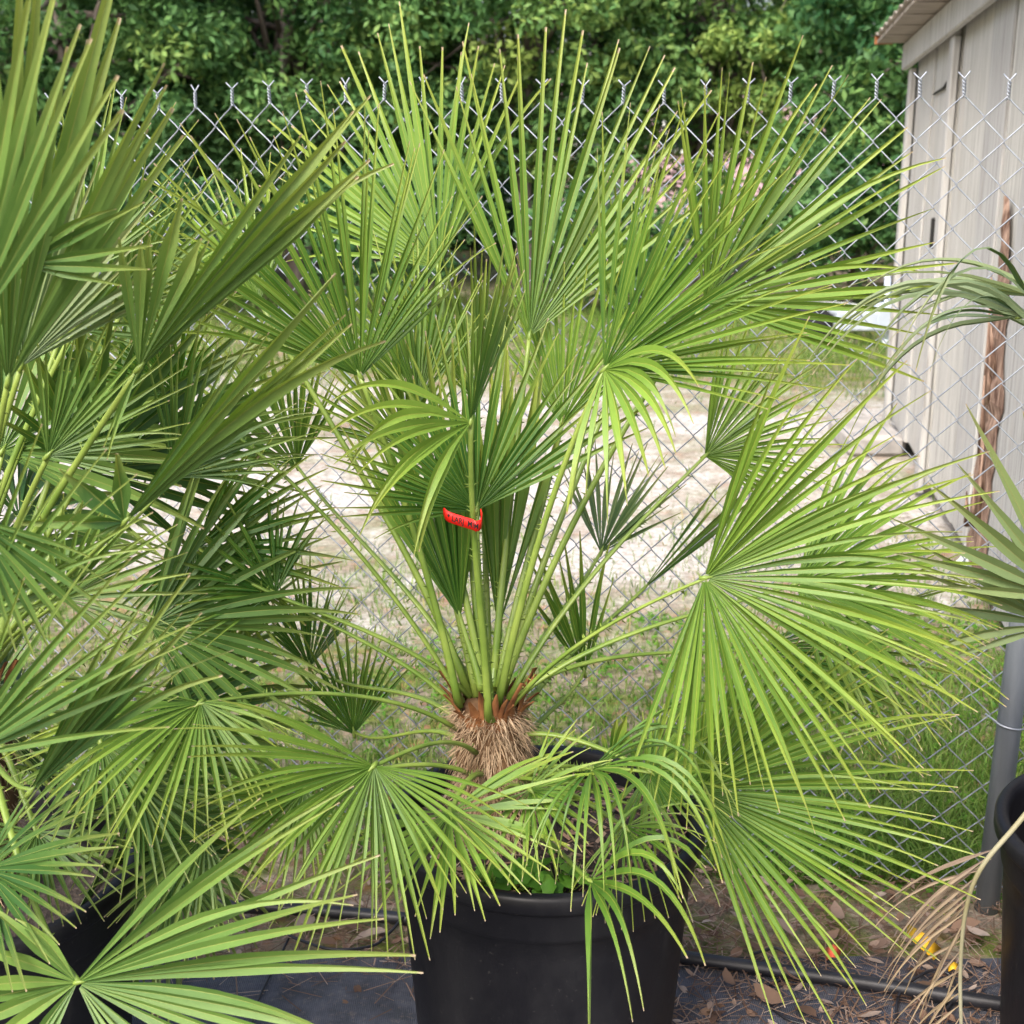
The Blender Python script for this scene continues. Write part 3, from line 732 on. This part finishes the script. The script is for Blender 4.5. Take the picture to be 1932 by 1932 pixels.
# corrugated roof sheet with overhang
V = []; F = []; nu, no = 150, 8
for i in range(nu):
    u = -.07 + 4.4 * i / (nu - 1)
    for j in range(no):
        o = .19 - 2.7 * j / (no - 1); z = SH + .055 + RAKE * u + .07 * (.19 - o) * .9 + .010 * math.sin(i * 1.05) + (.0 if j else -.004)
        V.append(sp(u, z, o))
for i in range(nu - 1):
    for j in range(no - 1): a = i * no + j; F.append((a, a + 1, a + no + 1, a + no))
ro = obj('roof', V, F, M['old_roof'], shed); md = ro.modifiers.new('t', 'SOLIDIFY'); md.thickness = .006
for k in range(14):
    u = -.05 + .33 * k
    sbox('roof_slat', u, u + .30, SH + .022, SH + .036, .05, .18, 'old_roof', bev=0, parent=None)
sbox('roof_edge', -.08, -.055, SH + .02, SH + .055, .11, .19, 'rust', bev=0)
# rotten strip where a board has split away, torn edge
V = []; F = []; rz = random.Random(4)
zz = np.linspace(.10, 1.26, 26)
for k, z in enumerate(zz):
    t = k / 25; wd = (.16 if t < .55 else .16 * (1 - (t - .55) / .45) ** .8 + .012); c = 2.48 + .05 * math.sin(t * 3) - .02 * t
    for q in (-1, -.35, .3, 1):
        V.append(sp(c + q * wd * rz.uniform(.7, 1.15), z, .010 + (.016 * rz.random() if abs(q) < 1 else 0)))
for k in range(25):
    for q in range(3): a = k * 4 + q; F.append((a, a + 1, a + 5, a + 4))
obj('rotten_board', V, F, M['rot'], shed, smooth=False)
for k in range(9):      # splinters
    u = 2.4 + rz.uniform(-.1, .16); z = rz.uniform(.2, 1.0)
    MB().tube([sp(u, z, .02), sp(u + rz.uniform(-.03, .03), z + rz.uniform(.12, .3), .035)], [.012, .002], 5).obj('splinter', M['rot'], shed)
# black gap marks: a slanted crack and a hinge remnant near the top
sbox('latch', 1.00, 1.05, .98, 1.10, .006, .022, 'black')
cr_ = MB().tube([sp(.62 + .05, 1.58, .007), sp(.95, 1.60, .007), sp(1.12, 1.63, .007)], [.004, .006, .012], 6); cr_.obj('strap_hinge', M['black'], shed)
MB().tube([sp(1.13, 1.62, .008), sp(1.125, 1.54, .008)], [.006, .012], 6).obj('hinge_pin', M['black'], shed)
# concrete slab at its corner
c = gnd(1632, 842); c[2] = .05
b = MB().box(c, (.26, .45, .10), .02); o = b.obj('concrete_slab', M['concrete'], None, c, smooth=False)
tag(o, 'flat grey concrete slab on the grass at the corner of the wooden shed', 'slab')

# ------------------------------------------------------------------ trailer beyond the yard
g = gnd(1672, 655); TYd = g[1]
tr = empty('boat_trailer', (g[0] - .3, TYd, 0), 'white boat bow on a grey trailer tongue with jack, beyond the grass by the shed', 'trailer')
def tp(px, py, dy=0): return at(px, py, TYd + dy)
# jack
MB().tube([tp(1675, 520), tp(1672, 640)], .022, 12).obj('jack_post', M['steel'], tr)
MB().tube([tp(1672, 640), tp(1671, 655)], [.035, .04], 12).obj('jack_foot', M['steel'], tr)
MB().box(tp(1672, 595), (.16, .10, .17), .02).obj('jack_bracket', M['steel'], tr, smooth=False)
MB().box((tp(1620, 605) + tp(1660, 605)) / 2, (.46, .09, .13), .01).obj('tongue', M['steel'], tr, smooth=False)
MB().tube([tp(1550, 585, .5), tp(1660, 606)], .03, 8).obj('frame_rail', M['steel'], tr)
# hull bow: lofted sections
V = []; F = []; ks = 9
for k in range(ks):
    t = k / (ks - 1); c = tp(1632 - 95 * t, 592, .2 + .9 * t); wv = .06 + .34 * math.sqrt(t); hv = .10 + .10 * t
    for j in range(9):
        a = math.pi * j / 8; V.append(c + np.array([0, wv * math.cos(a), -hv * math.sin(a) * .8 + .02]) + np.array([0, 0, .03 if j in (0, 8) else 0]))
for k in range(ks - 1):
    for j in range(8): a = k * 9 + j; F.append((a, a + 1, a + 10, a + 9))
F.append(tuple(range(9))); F += [(k * 9, k * 9 + 9, k * 9 + 17, k * 9 + 8) for k in range(ks - 1)]
obj('hull', V, F, M['white_plastic'], tr)
for s in (0, .9):
    c = tp(1530, 618, .4 + s); MB().tube([c + np.array([0, -.06, 0]), c + np.array([0, .06, 0])], .16, 20).obj('wheel', M['tyre'], tr)

# ------------------------------------------------------------------ pink house, car, beyond the trees
HY = 21.0
hs = empty('pink_house', (1.8, HY + 2, 0), 'low pink house with grey roof glimpsed through the trees', 'house')
def hb(name, x0, x1, y0, y1, z0, z1, mat, parent=None): 
    c = np.array([(x0 + x1) / 2, (y0 + y1) / 2, (z0 + z1) / 2]); return MB().box(c, (x1 - x0, y1 - y0, z1 - z0)).obj(name, M[mat], parent or hs, c, smooth=False)
hb('wall', -1.6, 7.5, HY, HY + 5, 0, 2.35, 'pink')
hb('roof', -2.0, 7.9, HY - .4, HY + 5.4, 2.36, 2.5, 'roof')
for x in (-.6, 2.2, 5.6):
    wo = hb('window', x, x + .9, HY - .05, HY - .005, 1.0, 1.95, 'white_plastic'); hb('pane', x + .07, x + .83, HY - .07, HY - .052, 1.07, 1.88, 'glass', wo)
dr = hb('door', .9, 1.7, HY - .05, HY - .005, .1, 2.05, 'roof')
bw = MB().box((4.4, 13.2, .16), (3.4, .15, .36), .02).obj('garden_wall', M['beige'], None, (4.4, 13.2, 0), smooth=False)
tag(bw, 'low beige garden wall in front of the pink house', 'wall')
def car(x, y):
    e = empty('parked_car', (x, y, 0), 'dark parked car half hidden behind the trees', 'car')
    prof = [(-.82, .28), (-.86, .55), (-.80, .82), (-.74, .90), (-.60, 1.32), (-.50, 1.42), (.50, 1.42), (.60, 1.32), (.74, .90), (.80, .82), (.86, .55), (.82, .28)]
    secs = [(0, .75, .70), (.10, .92, .80), (.9, 1.0, .86), (1.25, 1.0, 1.0), (2.6, 1.0, 1.0), (3.6, .98, .9), (4.2, .9, .7)]
    V = []; F = []; n = len(prof)
    for (yy, sx, sz) in secs:
        for (px_, pz) in prof:
            zc = pz if pz < .85 else .85 + (pz - .85) * (1 if 1.0 < yy < 3.0 else .12 if yy < 1.1 else .5)
            V.append((x + px_ * sx, y + yy, .28 + (zc - .28) * (sz if zc <= .9 else 1)))
    for k in range(len(secs) - 1):
        for j in range(n): F.append((k * n + j, k * n + (j + 1) % n, (k + 1) * n + (j + 1) % n, (k + 1) * n + j))
    F += [tuple(range(n)), tuple(range((len(secs) - 1) * n, len(secs) * n))[::-1]]
    bd = obj('body', V, F, M['car'], e, smooth=False)
    for s in (-1, 1):
        MB().box((x + s * .55, y - .01, .62), (.30, .05, .14), .02).obj('headlight', M['chrome'], e, smooth=False)
        for yy in (.8, 3.3):
            MB().tube([(x + s * .66, y + yy, .31), (x + s * .86, y + yy, .31)], .31, 20).obj('wheel', M['tyre'], e)
    obj('windscreen', [(x - .62, y + .93, .93), (x + .62, y + .93, .93), (x + .5, y + 1.24, 1.36), (x - .5, y + 1.24, 1.36)], [(0, 1, 2, 3)], M['glass'], e, smooth=False)
    MB().box((x, y - .02, .48), (.9, .04, .14), .01).obj('grille', M['tyre'], e, smooth=False)
    return e
car(-.55, 16.2)

# ------------------------------------------------------------------ trees
def leaf_cloud(centers, rads, per, size, seed, tint0=.4, up=.5):
    rnd = np.random.default_rng(seed); C = np.repeat(np.asarray(centers), per, 0); r = np.repeat(np.asarray(rads), per)
    n = len(C); d = rnd.normal(size=(n, 3)); d /= np.linalg.norm(d, axis=1)[:, None]
    p = C + d * (r * rnd.uniform(.15, 1, n) ** .5)[:, None] * np.array([1, 1, .75])
    nr = unit_rows(d * .6 + rnd.normal(size=(n, 3)) * .8 + np.array([0, 0, up]))
    a = unit_rows(np.cross(nr, rnd.normal(size=(n, 3)))); bb = np.cross(nr, a)
    s = size * rnd.uniform(.6, 1.3, n)[:, None]
    V = np.stack([p - a * s, p - bb * s * .42 + nr * s * .1, p + a * s, p + bb * s * .42 + nr * s * .1], 1).reshape(-1, 3)
    i = np.arange(n) * 4; F = np.concatenate([np.stack([i, i + 1, i + 2], 1), np.stack([i, i + 2, i + 3], 1)])
    ct = np.repeat(np.clip(rnd.normal(tint0, .16, len(centers)), 0, 1), per)
    tn = np.clip(ct + rnd.normal(0, .13, n), 0, 1)
    return V, F, dict(tint=np.repeat(tn, 4))
def unit_rows(a): return a / np.maximum(1e-9, np.linalg.norm(a, axis=1))[:, None]
def tree(x, y, label, zc, rx, rz, ncl, per, size, tint, seed, trunk_r=.09, lean=0.0, name='leafy_tree', th=None):
    rnd = random.Random(seed); e = empty(name, (x, y, 0), label, 'tree', None)
    top = np.array([x + lean, y, zc + rz * .5]); P = [np.array([x, y, -.05]), np.array([x + lean * .3 + rnd.uniform(-.1, .1), y, zc * .4]), np.array([x + lean * .7, y + rnd.uniform(-.1, .1), zc]), top]
    sp_ = spline(P, 5); b = MB().tube(sp_, [trunk_r * (1 - .75 * i / (len(sp_) - 1)) for i in range(len(sp_))], 9)
    cen = []; rad = []
    for k in range(ncl):
        while True:
            q = np.array([rnd.uniform(-1, 1), rnd.uniform(-1, 1), rnd.uniform(-1, 1)]); l = np.linalg.norm(q)
            if .35 < l < 1: break
        c = np.array([x + lean, y, zc]) + q * np.array([rx, rx * .75, rz]); c[2] = max(c[2], .25)
        cen.append(c); rad.append(rnd.uniform(.16, .36))
        if k % 6 == 0:
            s0 = sp_[rnd.randint(4, len(sp_) - 4)]; m_ = (s0 + c) / 2 + np.array([rnd.uniform(-.1, .1), 0, .12]); b.tube([s0, m_, c], [trunk_r * .35, trunk_r * .2, trunk_r * .06], 5)
    b.obj('trunk', M['bark'], e)
    V, F, a = leaf_cloud(cen, rad, per, size, seed, tint)
    obj('crown', V, F, M['tree_leaf'], e, attrs=a, smooth=False)
    return e
tree(-3.6, 11.6, 'grey-trunked leafy tree behind the folded palm blades', 2.1, 1.5, 1.5, 195, 172, .042, .38, 11, .13)
tree(-1.9, 12.2, 'small-leaved dense green tree left of the dark parked car', 2.2, 1.45, 1.5, 213, 184, .040, .48, 12)
tree(.15, 12.0, 'bright green leafy tree right in front of the dark parked car', 2.35, 1.4, 1.45, 204, 184, .040, .55, 13)
tree(1.75, 12.6, 'yellow-green leafy tree before the pink house wall', 2.2, 1.2, 1.5, 150, 172, .040, .72, 14)
tree(3.3, 11.2, 'dark glossy-leaved tree rising beside the wooden shed', 2.0, 1.25, 1.45, 186, 172, .045, .34, 15, .12)
tree(5.0, 12.5, 'tall dark tree standing behind the wooden shed roof', 2.4, 1.4, 1.6, 123, 149, .045, .3, 16)
tree(-5.6, 12.8, 'dark leafy tree at the far end of the tree line', 2.2, 1.5, 1.6, 142, 149, .045, .25, 17)
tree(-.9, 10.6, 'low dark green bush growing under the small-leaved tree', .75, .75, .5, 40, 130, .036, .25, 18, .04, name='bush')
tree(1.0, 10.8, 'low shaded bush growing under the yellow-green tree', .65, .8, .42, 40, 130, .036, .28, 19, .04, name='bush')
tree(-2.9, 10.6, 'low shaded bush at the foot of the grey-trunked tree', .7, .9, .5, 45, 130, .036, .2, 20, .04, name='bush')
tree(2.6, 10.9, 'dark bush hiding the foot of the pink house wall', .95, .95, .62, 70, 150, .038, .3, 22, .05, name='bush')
tree(-.9, 13.4, 'mid green tree filling the gap behind the small-leaved tree', 2.1, 1.5, 1.5, 150, 160, .042, .42, 41)
tree(2.5, 13.8, 'mid green tree filling the gap before the pink house', 2.4, 1.5, 1.2, 120, 160, .042, .4, 42)
tree(-2.9, 13.4, 'mid green tree standing behind the grey-trunked tree', 2.2, 1.5, 1.5, 150, 160, .042, .4, 43)
# the darker wood behind reads as one mass
rw = random.Random(31); cen = []; rad = []
for k in range(300):
    x = rw.uniform(-13, 13); cen.append((x, rw.uniform(24, 31), rw.uniform(.3, 2.6))); rad.append(rw.uniform(.5, 1.1))
for k in range(150):
    x = rw.uniform(-8, 1.0); cen.append((x, rw.uniform(14.5, 18), rw.uniform(.2, 1.7))); rad.append(rw.uniform(.35, .7))
V, F, a = leaf_cloud(cen, rad, 90, .085, 33, .2)
wd_ = obj('far_wood', V, F, M['tree_leaf'], attrs=a, smooth=False); tag(wd_, 'dark wood filling the gaps behind the trees', 'wood', kind='stuff')

# ------------------------------------------------------------------ grass, litter
def blades(P, hgt, wd, tint, rnd, lean=.5):
    n = len(P); a = rnd.uniform(0, 2 * np.pi, n); s = np.stack([np.cos(a), np.sin(a), np.zeros(n)], 1) * wd[:, None]
    l = np.stack([rnd.normal(size=n), rnd.normal(size=n), np.zeros(n)], 1) * lean
    m_ = P + (l * .25 + np.array([0, 0, .6])) * hgt[:, None]; t = P + (l + np.array([0, 0, 1])) * hgt[:, None]
    V = np.stack([P - s, P + s, m_ + s * .7, m_ - s * .7, t], 1).reshape(-1, 3); i = np.arange(n) * 5
    F = np.concatenate([np.stack([i, i + 1, i + 2], 1), np.stack([i, i + 2, i + 3], 1), np.stack([i + 3, i + 2, i + 4], 1)])
    return V, F, dict(tint=np.repeat(tint, 5))
def fbm(x, y, sc, seed):
    r_ = np.random.default_rng(seed); o = np.zeros_like(x)
    for k in range(7):
        a = r_.uniform(0, 6.28); f = sc * 1.55 ** k; o += np.sin((x * np.cos(a) + y * np.sin(a)) * f + r_.uniform(0, 6.28)) / 1.3 ** k
    return o / 3
rg = np.random.default_rng(5); n = 260000
Y = 2.46 + (12 - 2.46) * rg.uniform(0, 1, n) ** 1.9; X = rg.uniform(-.52, .52, n) * (Y + .8)
keep = (Y > 2.55 - .17 * X)
dens = fbm(X, Y * 1.4, 1.6, 3) + .35 * fbm(X, Y, 7, 4)
yy = Y + .15 * X
track = np.exp(-((yy - 5.9) / 1.5) ** 2)
near = np.exp(-((yy - 2.9) / .8) ** 2); far = np.clip((yy - 7.6) / 1.2, 0, 1); rgt = np.clip((X - .3) / .5, 0, 1) * (Y < 3.6)
pr_ = np.clip(.22 + .35 * dens - .42 * track + .42 * near + .5 * far + .22 * rgt, 0.012, 1)
keep &= rg.uniform(0, 1, n) < pr_
X, Y = X[keep], Y[keep]; n = len(X)
hg = rg.gamma(3.0, .011, n) * (1 + .9 * np.clip((Y - 6) / 3, 0, 1.2)); hg *= 1 + .25 * np.clip((X - .4) / .4, 0, 1) * (Y < 3.6)
tn = np.clip(.36 + .25 * fbm(X, Y, 2.3, 9) + rg.normal(0, .2, n), 0, 1)
V, F, a = blades(np.stack([X, Y, np.zeros(n)], 1), hg, rg.uniform(.0010, .0024, n) * (1 + (Y - 2.4) * .12), tn, rg, .7)
go = obj('grass', V, F, M['grass'], attrs=a, smooth=False); tag(go, 'patchy thin grass growing on the sandy ground behind the fence', 'grass', kind='stuff')
# low weeds and clover: small rounded leaves near the fence
n = 15000; Y = rg.uniform(2.35, 4.0, n); X = rg.uniform(-.5, .5, n) * (Y + .8)
k = (Y > 2.52 - .17 * X) & (rg.uniform(0, 1, n) < np.clip(.25 + .5 * fbm(X, Y, 3, 8) + .4 * (X > .4), 0, 1)); X, Y = X[k], Y[k]
V, F, a = leaf_cloud(np.stack([X, Y, rg.uniform(.004, .03, len(X))], 1), np.full(len(X), .012), 2, .010, 77, .5, 1.6)
tag(obj('clover', V, F, M['weed'], attrs=a, smooth=False), 'low green clover and weeds among the grass by the fence', 'weeds', kind='stuff')
# dead leaves, needles and chips under the fence
def curl_leaves(P, size, seed, z=.02):
    rnd = np.random.default_rng(seed); V = []; F = []; tn = []
    for p in P:
        s = size * rnd.uniform(.6, 1.4); a = rnd.uniform(0, 6.28); ax = np.array([math.cos(a), math.sin(a), rnd.normal() * .15]); ay = np.array([-math.sin(a), math.cos(a), rnd.normal() * .25]); t_ = rnd.uniform(0, 1); n0 = len(V); cu = rnd.uniform(-.25, .4)
        for k in range(5):
            u = k / 4 * 2 - 1; w_ = (1 - u * u) ** .6 * .42 + .02
            c = p + ax * u * s + Zv * (cu * u * u * s)
            V += [c - ay * w_ * s + Zv * .18 * w_ * s, c, c + ay * w_ * s + Zv * .18 * w_ * s]; tn += [t_] * 3
        for k in range(4): q = n0 + k * 3; F += [(q, q + 1, q + 4, q + 3), (q + 1, q + 2, q + 5, q + 4)]
    return np.array(V), F, dict(tint=tn)
P = []
while len(P) < 900:
    x = rg.uniform(-1.3, 1.3); y = rg.uniform(1.75, 2.6) - .2 * x
    lim = 2.16 if x < .2 else 1.7
    if y < lim + rg.normal() * .06 and rg.uniform() > .05: continue
    if x < -.1 and rg.uniform() > .45: continue
    P.append(np.array([x, y, rg.uniform(.016, .032)]))
V, F, a = curl_leaves(P[:870], .013, 3); tag(obj('leaf_litter', V, F, M['litter'], attrs=a, smooth=False), 'brown leaf litter scattered along the foot of the fence', 'leaf litter', kind='stuff')
n = 9000; X = rg.uniform(-1.4, 1.4, n); Y = rg.uniform(1.75, 2.62, n) - .2 * X
k = (Y > np.where(X < .1, 2.14, 1.6) + rg.normal(0, .07, n)); X, Y = X[k], Y[k]; n = len(X)
a = rg.uniform(0, 3.14, n); d = np.stack([np.cos(a), np.sin(a), rg.normal(0, .12, n)], 1) * rg.uniform(.01, .045, n)[:, None]; s = np.stack([-np.sin(a), np.cos(a), np.zeros(n)], 1) * rg.uniform(.0005, .0014, n)[:, None]
p = np.stack([X, Y, rg.uniform(.016, .03, n)], 1)
V = np.stack([p - d - s, p - d + s, p + d + s, p + d - s], 1).reshape(-1, 3); i = np.arange(n) * 4
tag(obj('needle_litter', V, np.stack([i, i + 1, i + 2, i + 3], 1), M['litter'], attrs=dict(tint=np.repeat(rg.uniform(0, .9, n), 4)), smooth=False), 'brown needles and twigs strewn over the ground cloth', 'needles', kind='stuff')
big = [(1420, 1785), (1480, 1745), (1560, 1770), (1610, 1850), (1700, 1880), (1450, 1880), (1820, 1745), (1760, 1860), (1395, 1730), (1520, 1905), (1640, 1915), (1375, 1850), (1580, 1725), (660, 1745), (700, 1760), (620, 1775), (575, 1740), (1660, 1780), (1845, 1760), (1500, 1840)]
for k, (x, y) in enumerate(big):
    p = gnd(x, y, .03); V, F, a = curl_leaves([p], .026, 50 + k); o = obj('fallen_leaf', V, F, M['litter'], None, p, attrs=a)
    tag(o, 'large dry brown leaf lying in the litter under the fence', 'leaf', 'dry leaves under the fence')

# irrigation pipes
def gp(x, y, z): return gnd(x, y, z)
pp = spline([gp(-200, 1690, .03), gp(300, 1705, .03), gp(640, 1722, .03), gp(980, 1760, .03), gp(1330, 1812, .03), (gp(1600, 1850, .03)), gp(1880, 1893, .03), gp(2100, 1925, .03)], 8)
tag(MB().tube(pp, .0125, 14).obj('irrigation_pipe', M['pipe'], None, pp[0]), 'thick black irrigation pipe running along the litter behind the pots', 'pipe')
def thin(pts, label, r=.0028):
    q = spline([gp(x, y, z) for x, y, z in pts], 8); tag(MB().tube(q, r, 7).obj('drip_tube', M['pipe'], None, q[0]), label, 'tube')
thin([(1420, 1800, .035), (1470, 1790, .06), (1500, 1830, .03), (1440, 1870, .022), (1480, 1920, .022), (1560, 1940, .022)], 'thin black drip tube looping over the dry leaves beside the middle pot')
thin([(1690, 1930, .022), (1700, 1870, .03), (1760, 1830, .04), (1800, 1850, .03), (1790, 1900, .022), (1740, 1940, .022)], 'thin black drip tube curling under the dying brown frond')
thin([(530, 1760, .03), (620, 1790, .035), (700, 1785, .03), (735, 1760, .035), (760, 1730, .04)], 'thin black drip tube sagging beside the weed cloth edge')
thin([(560, 1740, .03), (530, 1800, .024), (490, 1880, .024), (470, 1950, .024)], 'thin grey drip tube lying across the black weed cloth', .0024)
# plastic scraps
def scrap(pts, mat, label, cat):
    V = []; 
    for x, y, z in pts: V.append(gp(x, y, z))
    c = V[0]; n = len(V) // 2; F = [(i, i + 1, n * 2 - 2 - i, n * 2 - 1 - i) for i in range(n - 1)]
    o = obj('ribbon_scrap', V, F, M[mat], None, c); md = o.modifiers.new('t', 'SOLIDIFY'); md.thickness = .0008; tag(o, label, cat)
scrap([(1556, 1790, .03), (1572, 1782, .06), (1588, 1790, .05), (1582, 1808, .035), (1570, 1806, .05), (1560, 1812, .03)], 'orange', 'faded red plastic scrap lying among dry leaves under the fence', 'scrap')
scrap([(1712, 1742, .07), (1745, 1762, .09), (1776, 1790, .06), (1762, 1812, .05), (1735, 1788, .08), (1712, 1766, .06)], 'yellow', 'bent yellow plastic ribbon by the tips of the dying brown frond', 'scrap')
scrap([(1788, 1822, .03), (1800, 1815, .04), (1812, 1822, .03), (1808, 1832, .03), (1798, 1828, .04), (1790, 1834, .03)], 'yellow', 'small yellow plastic scrap lying beside the black right-hand pot', 'scrap')

# weeds in the middle pot
def weed(x, y, Y, n, size, label, seed):
    p0 = at(x, y, Y); p0[2] = ZS; e = empty('weed', p0, label, 'weed', 'weeds in the middle pot'); rnd = np.random.default_rng(seed)
    b = MB()
    for k in range(n):
        a = rnd.uniform(0, 6.28); r_ = rnd.uniform(.005, min(.05, size * 1.8)); hz = rnd.uniform(.012, .05); c = p0 + np.array([math.cos(a) * r_, math.sin(a) * r_, hz])
        b.tube([p0 + (c - p0) * np.array([.3, .3, 0]), c], [.0012, .0008], 4)
        s = size * rnd.uniform(.35, 1) * .6; t_ = rnd.uniform(.1, 1); nrm = unit(np.array([math.cos(a) * .4, math.sin(a) * .4 - .35, 1]) + rnd.normal(size=3) * .25)
        ax = unit(np.array([math.cos(a), math.sin(a), 0]) - nrm * np.dot(nrm, [math.cos(a), math.sin(a), 0])); ay = np.cross(nrm, ax)
        V = [c + nrm * .002]; nn = 12
        for j in range(nn):
            th = 2 * math.pi * j / nn; rr = s * (1 + .12 * (-1) ** j) * (1 + .25 * math.cos(th)); V.append(c + ax * rr * math.cos(th) + ay * rr * .8 * math.sin(th) + nrm * .12 * s * math.sin(th * 2))
        obj('leaf', V, [(0, 1 + j, 1 + (j + 1) % nn) for j in range(nn)], M['weed'], e, c, attrs=dict(tint=[t_] * len(V)))
    b.obj('stem', M['petiole'], e)
weed(1010, 1655, 1.795, 16, .036, 'broad-leaved green weed sprouting inside the rim of the middle pot', 1)
weed(1060, 1650, 1.79, 14, .034, 'broad-leaved green weed sprouting inside the rim of the middle pot', 2)
weed(920, 1650, 1.80, 16, .018, 'tiny-leaved green weed patch under the drooping fan in the middle pot', 3)
weed(965, 1665, 1.79, 16, .016, 'tiny-leaved green weed patch under the drooping fan in the middle pot', 4)
# white perlite and chips on the soil
rp_ = np.random.default_rng(8); V = []; F = []
for k in range(170):
    a = rp_.uniform(0, 6.28); r_ = .2 * math.sqrt(rp_.uniform(.05, 1)); c = np.array([PC[0] + r_ * math.cos(a), PC[1] + r_ * math.sin(a), ZS + .008]); s = rp_.gamma(2.2, .0012); n0 = len(V)
    V += [c + s * np.array(q) * rp_.uniform(.6, 1.2) for q in ((1, 0, 0), (-1, 0, 0), (0, 1, 0), (0, -1, 0), (0, 0, 1), (0, 0, -1))]
    F += [tuple(n0 + i for i in q) for q in ((0, 2, 4), (2, 1, 4), (1, 3, 4), (3, 0, 4), (2, 0, 5), (1, 2, 5), (3, 1, 5), (0, 3, 5))]
tag(obj('perlite', V, F, M['concrete'], smooth=False), 'pale grit scattered on the soil of the middle pot', 'grit', kind='stuff')

# brown chips and needles on the pot soil
n = 700; a = rp_.uniform(0, 6.28, n); q = .215 * np.sqrt(rp_.uniform(.02, 1, n)); an = rp_.uniform(0, 3.14, n)
p = np.stack([PC[0] + q * np.cos(a), PC[1] + q * np.sin(a), ZS + rp_.uniform(.006, .018, n)], 1)
d = np.stack([np.cos(an), np.sin(an), rp_.normal(0, .3, n)], 1) * rp_.uniform(.003, .016, n)[:, None]; q2 = np.stack([-np.sin(an), np.cos(an), rp_.normal(0, .3, n)], 1) * rp_.uniform(.0006, .003, n)[:, None]
V = np.stack([p - d - q2, p - d + q2, p + d + q2, p + d - q2], 1).reshape(-1, 3); i = np.arange(n) * 4
tag(obj('soil_chips', V, np.stack([i, i + 1, i + 2, i + 3], 1), M['litter'], attrs=dict(tint=np.repeat(rp_.uniform(0, .8, n), 4)), smooth=False), 'brown bark chips lying on the soil of the middle pot', 'bark chips', kind='stuff')
# crumpled white bag on the ground behind the fence
c = gnd(1868, 1060, .06); V = []; nn = 14
for i in range(8):
    for j in range(nn):
        th = math.pi * (i + .5) / 8; ph = 2 * math.pi * j / nn; rr = .085 * (1 + .22 * rp_.normal())
        V.append(c + np.array([rr * math.sin(th) * math.cos(ph), rr * math.sin(th) * math.sin(ph), .75 * rr * math.cos(th)]))
F = [(i * nn + j, i * nn + (j + 1) % nn, (i + 1) * nn + (j + 1) % nn, (i + 1) * nn + j) for i in range(7) for j in range(nn)] + [tuple(range(nn))[::-1], tuple(range(7 * nn, 8 * nn))]
tag(obj('plastic_bag', V, F, M['white_plastic'], None, c, smooth=False), 'crumpled white bag on the ground at the foot of the wooden shed', 'bag')
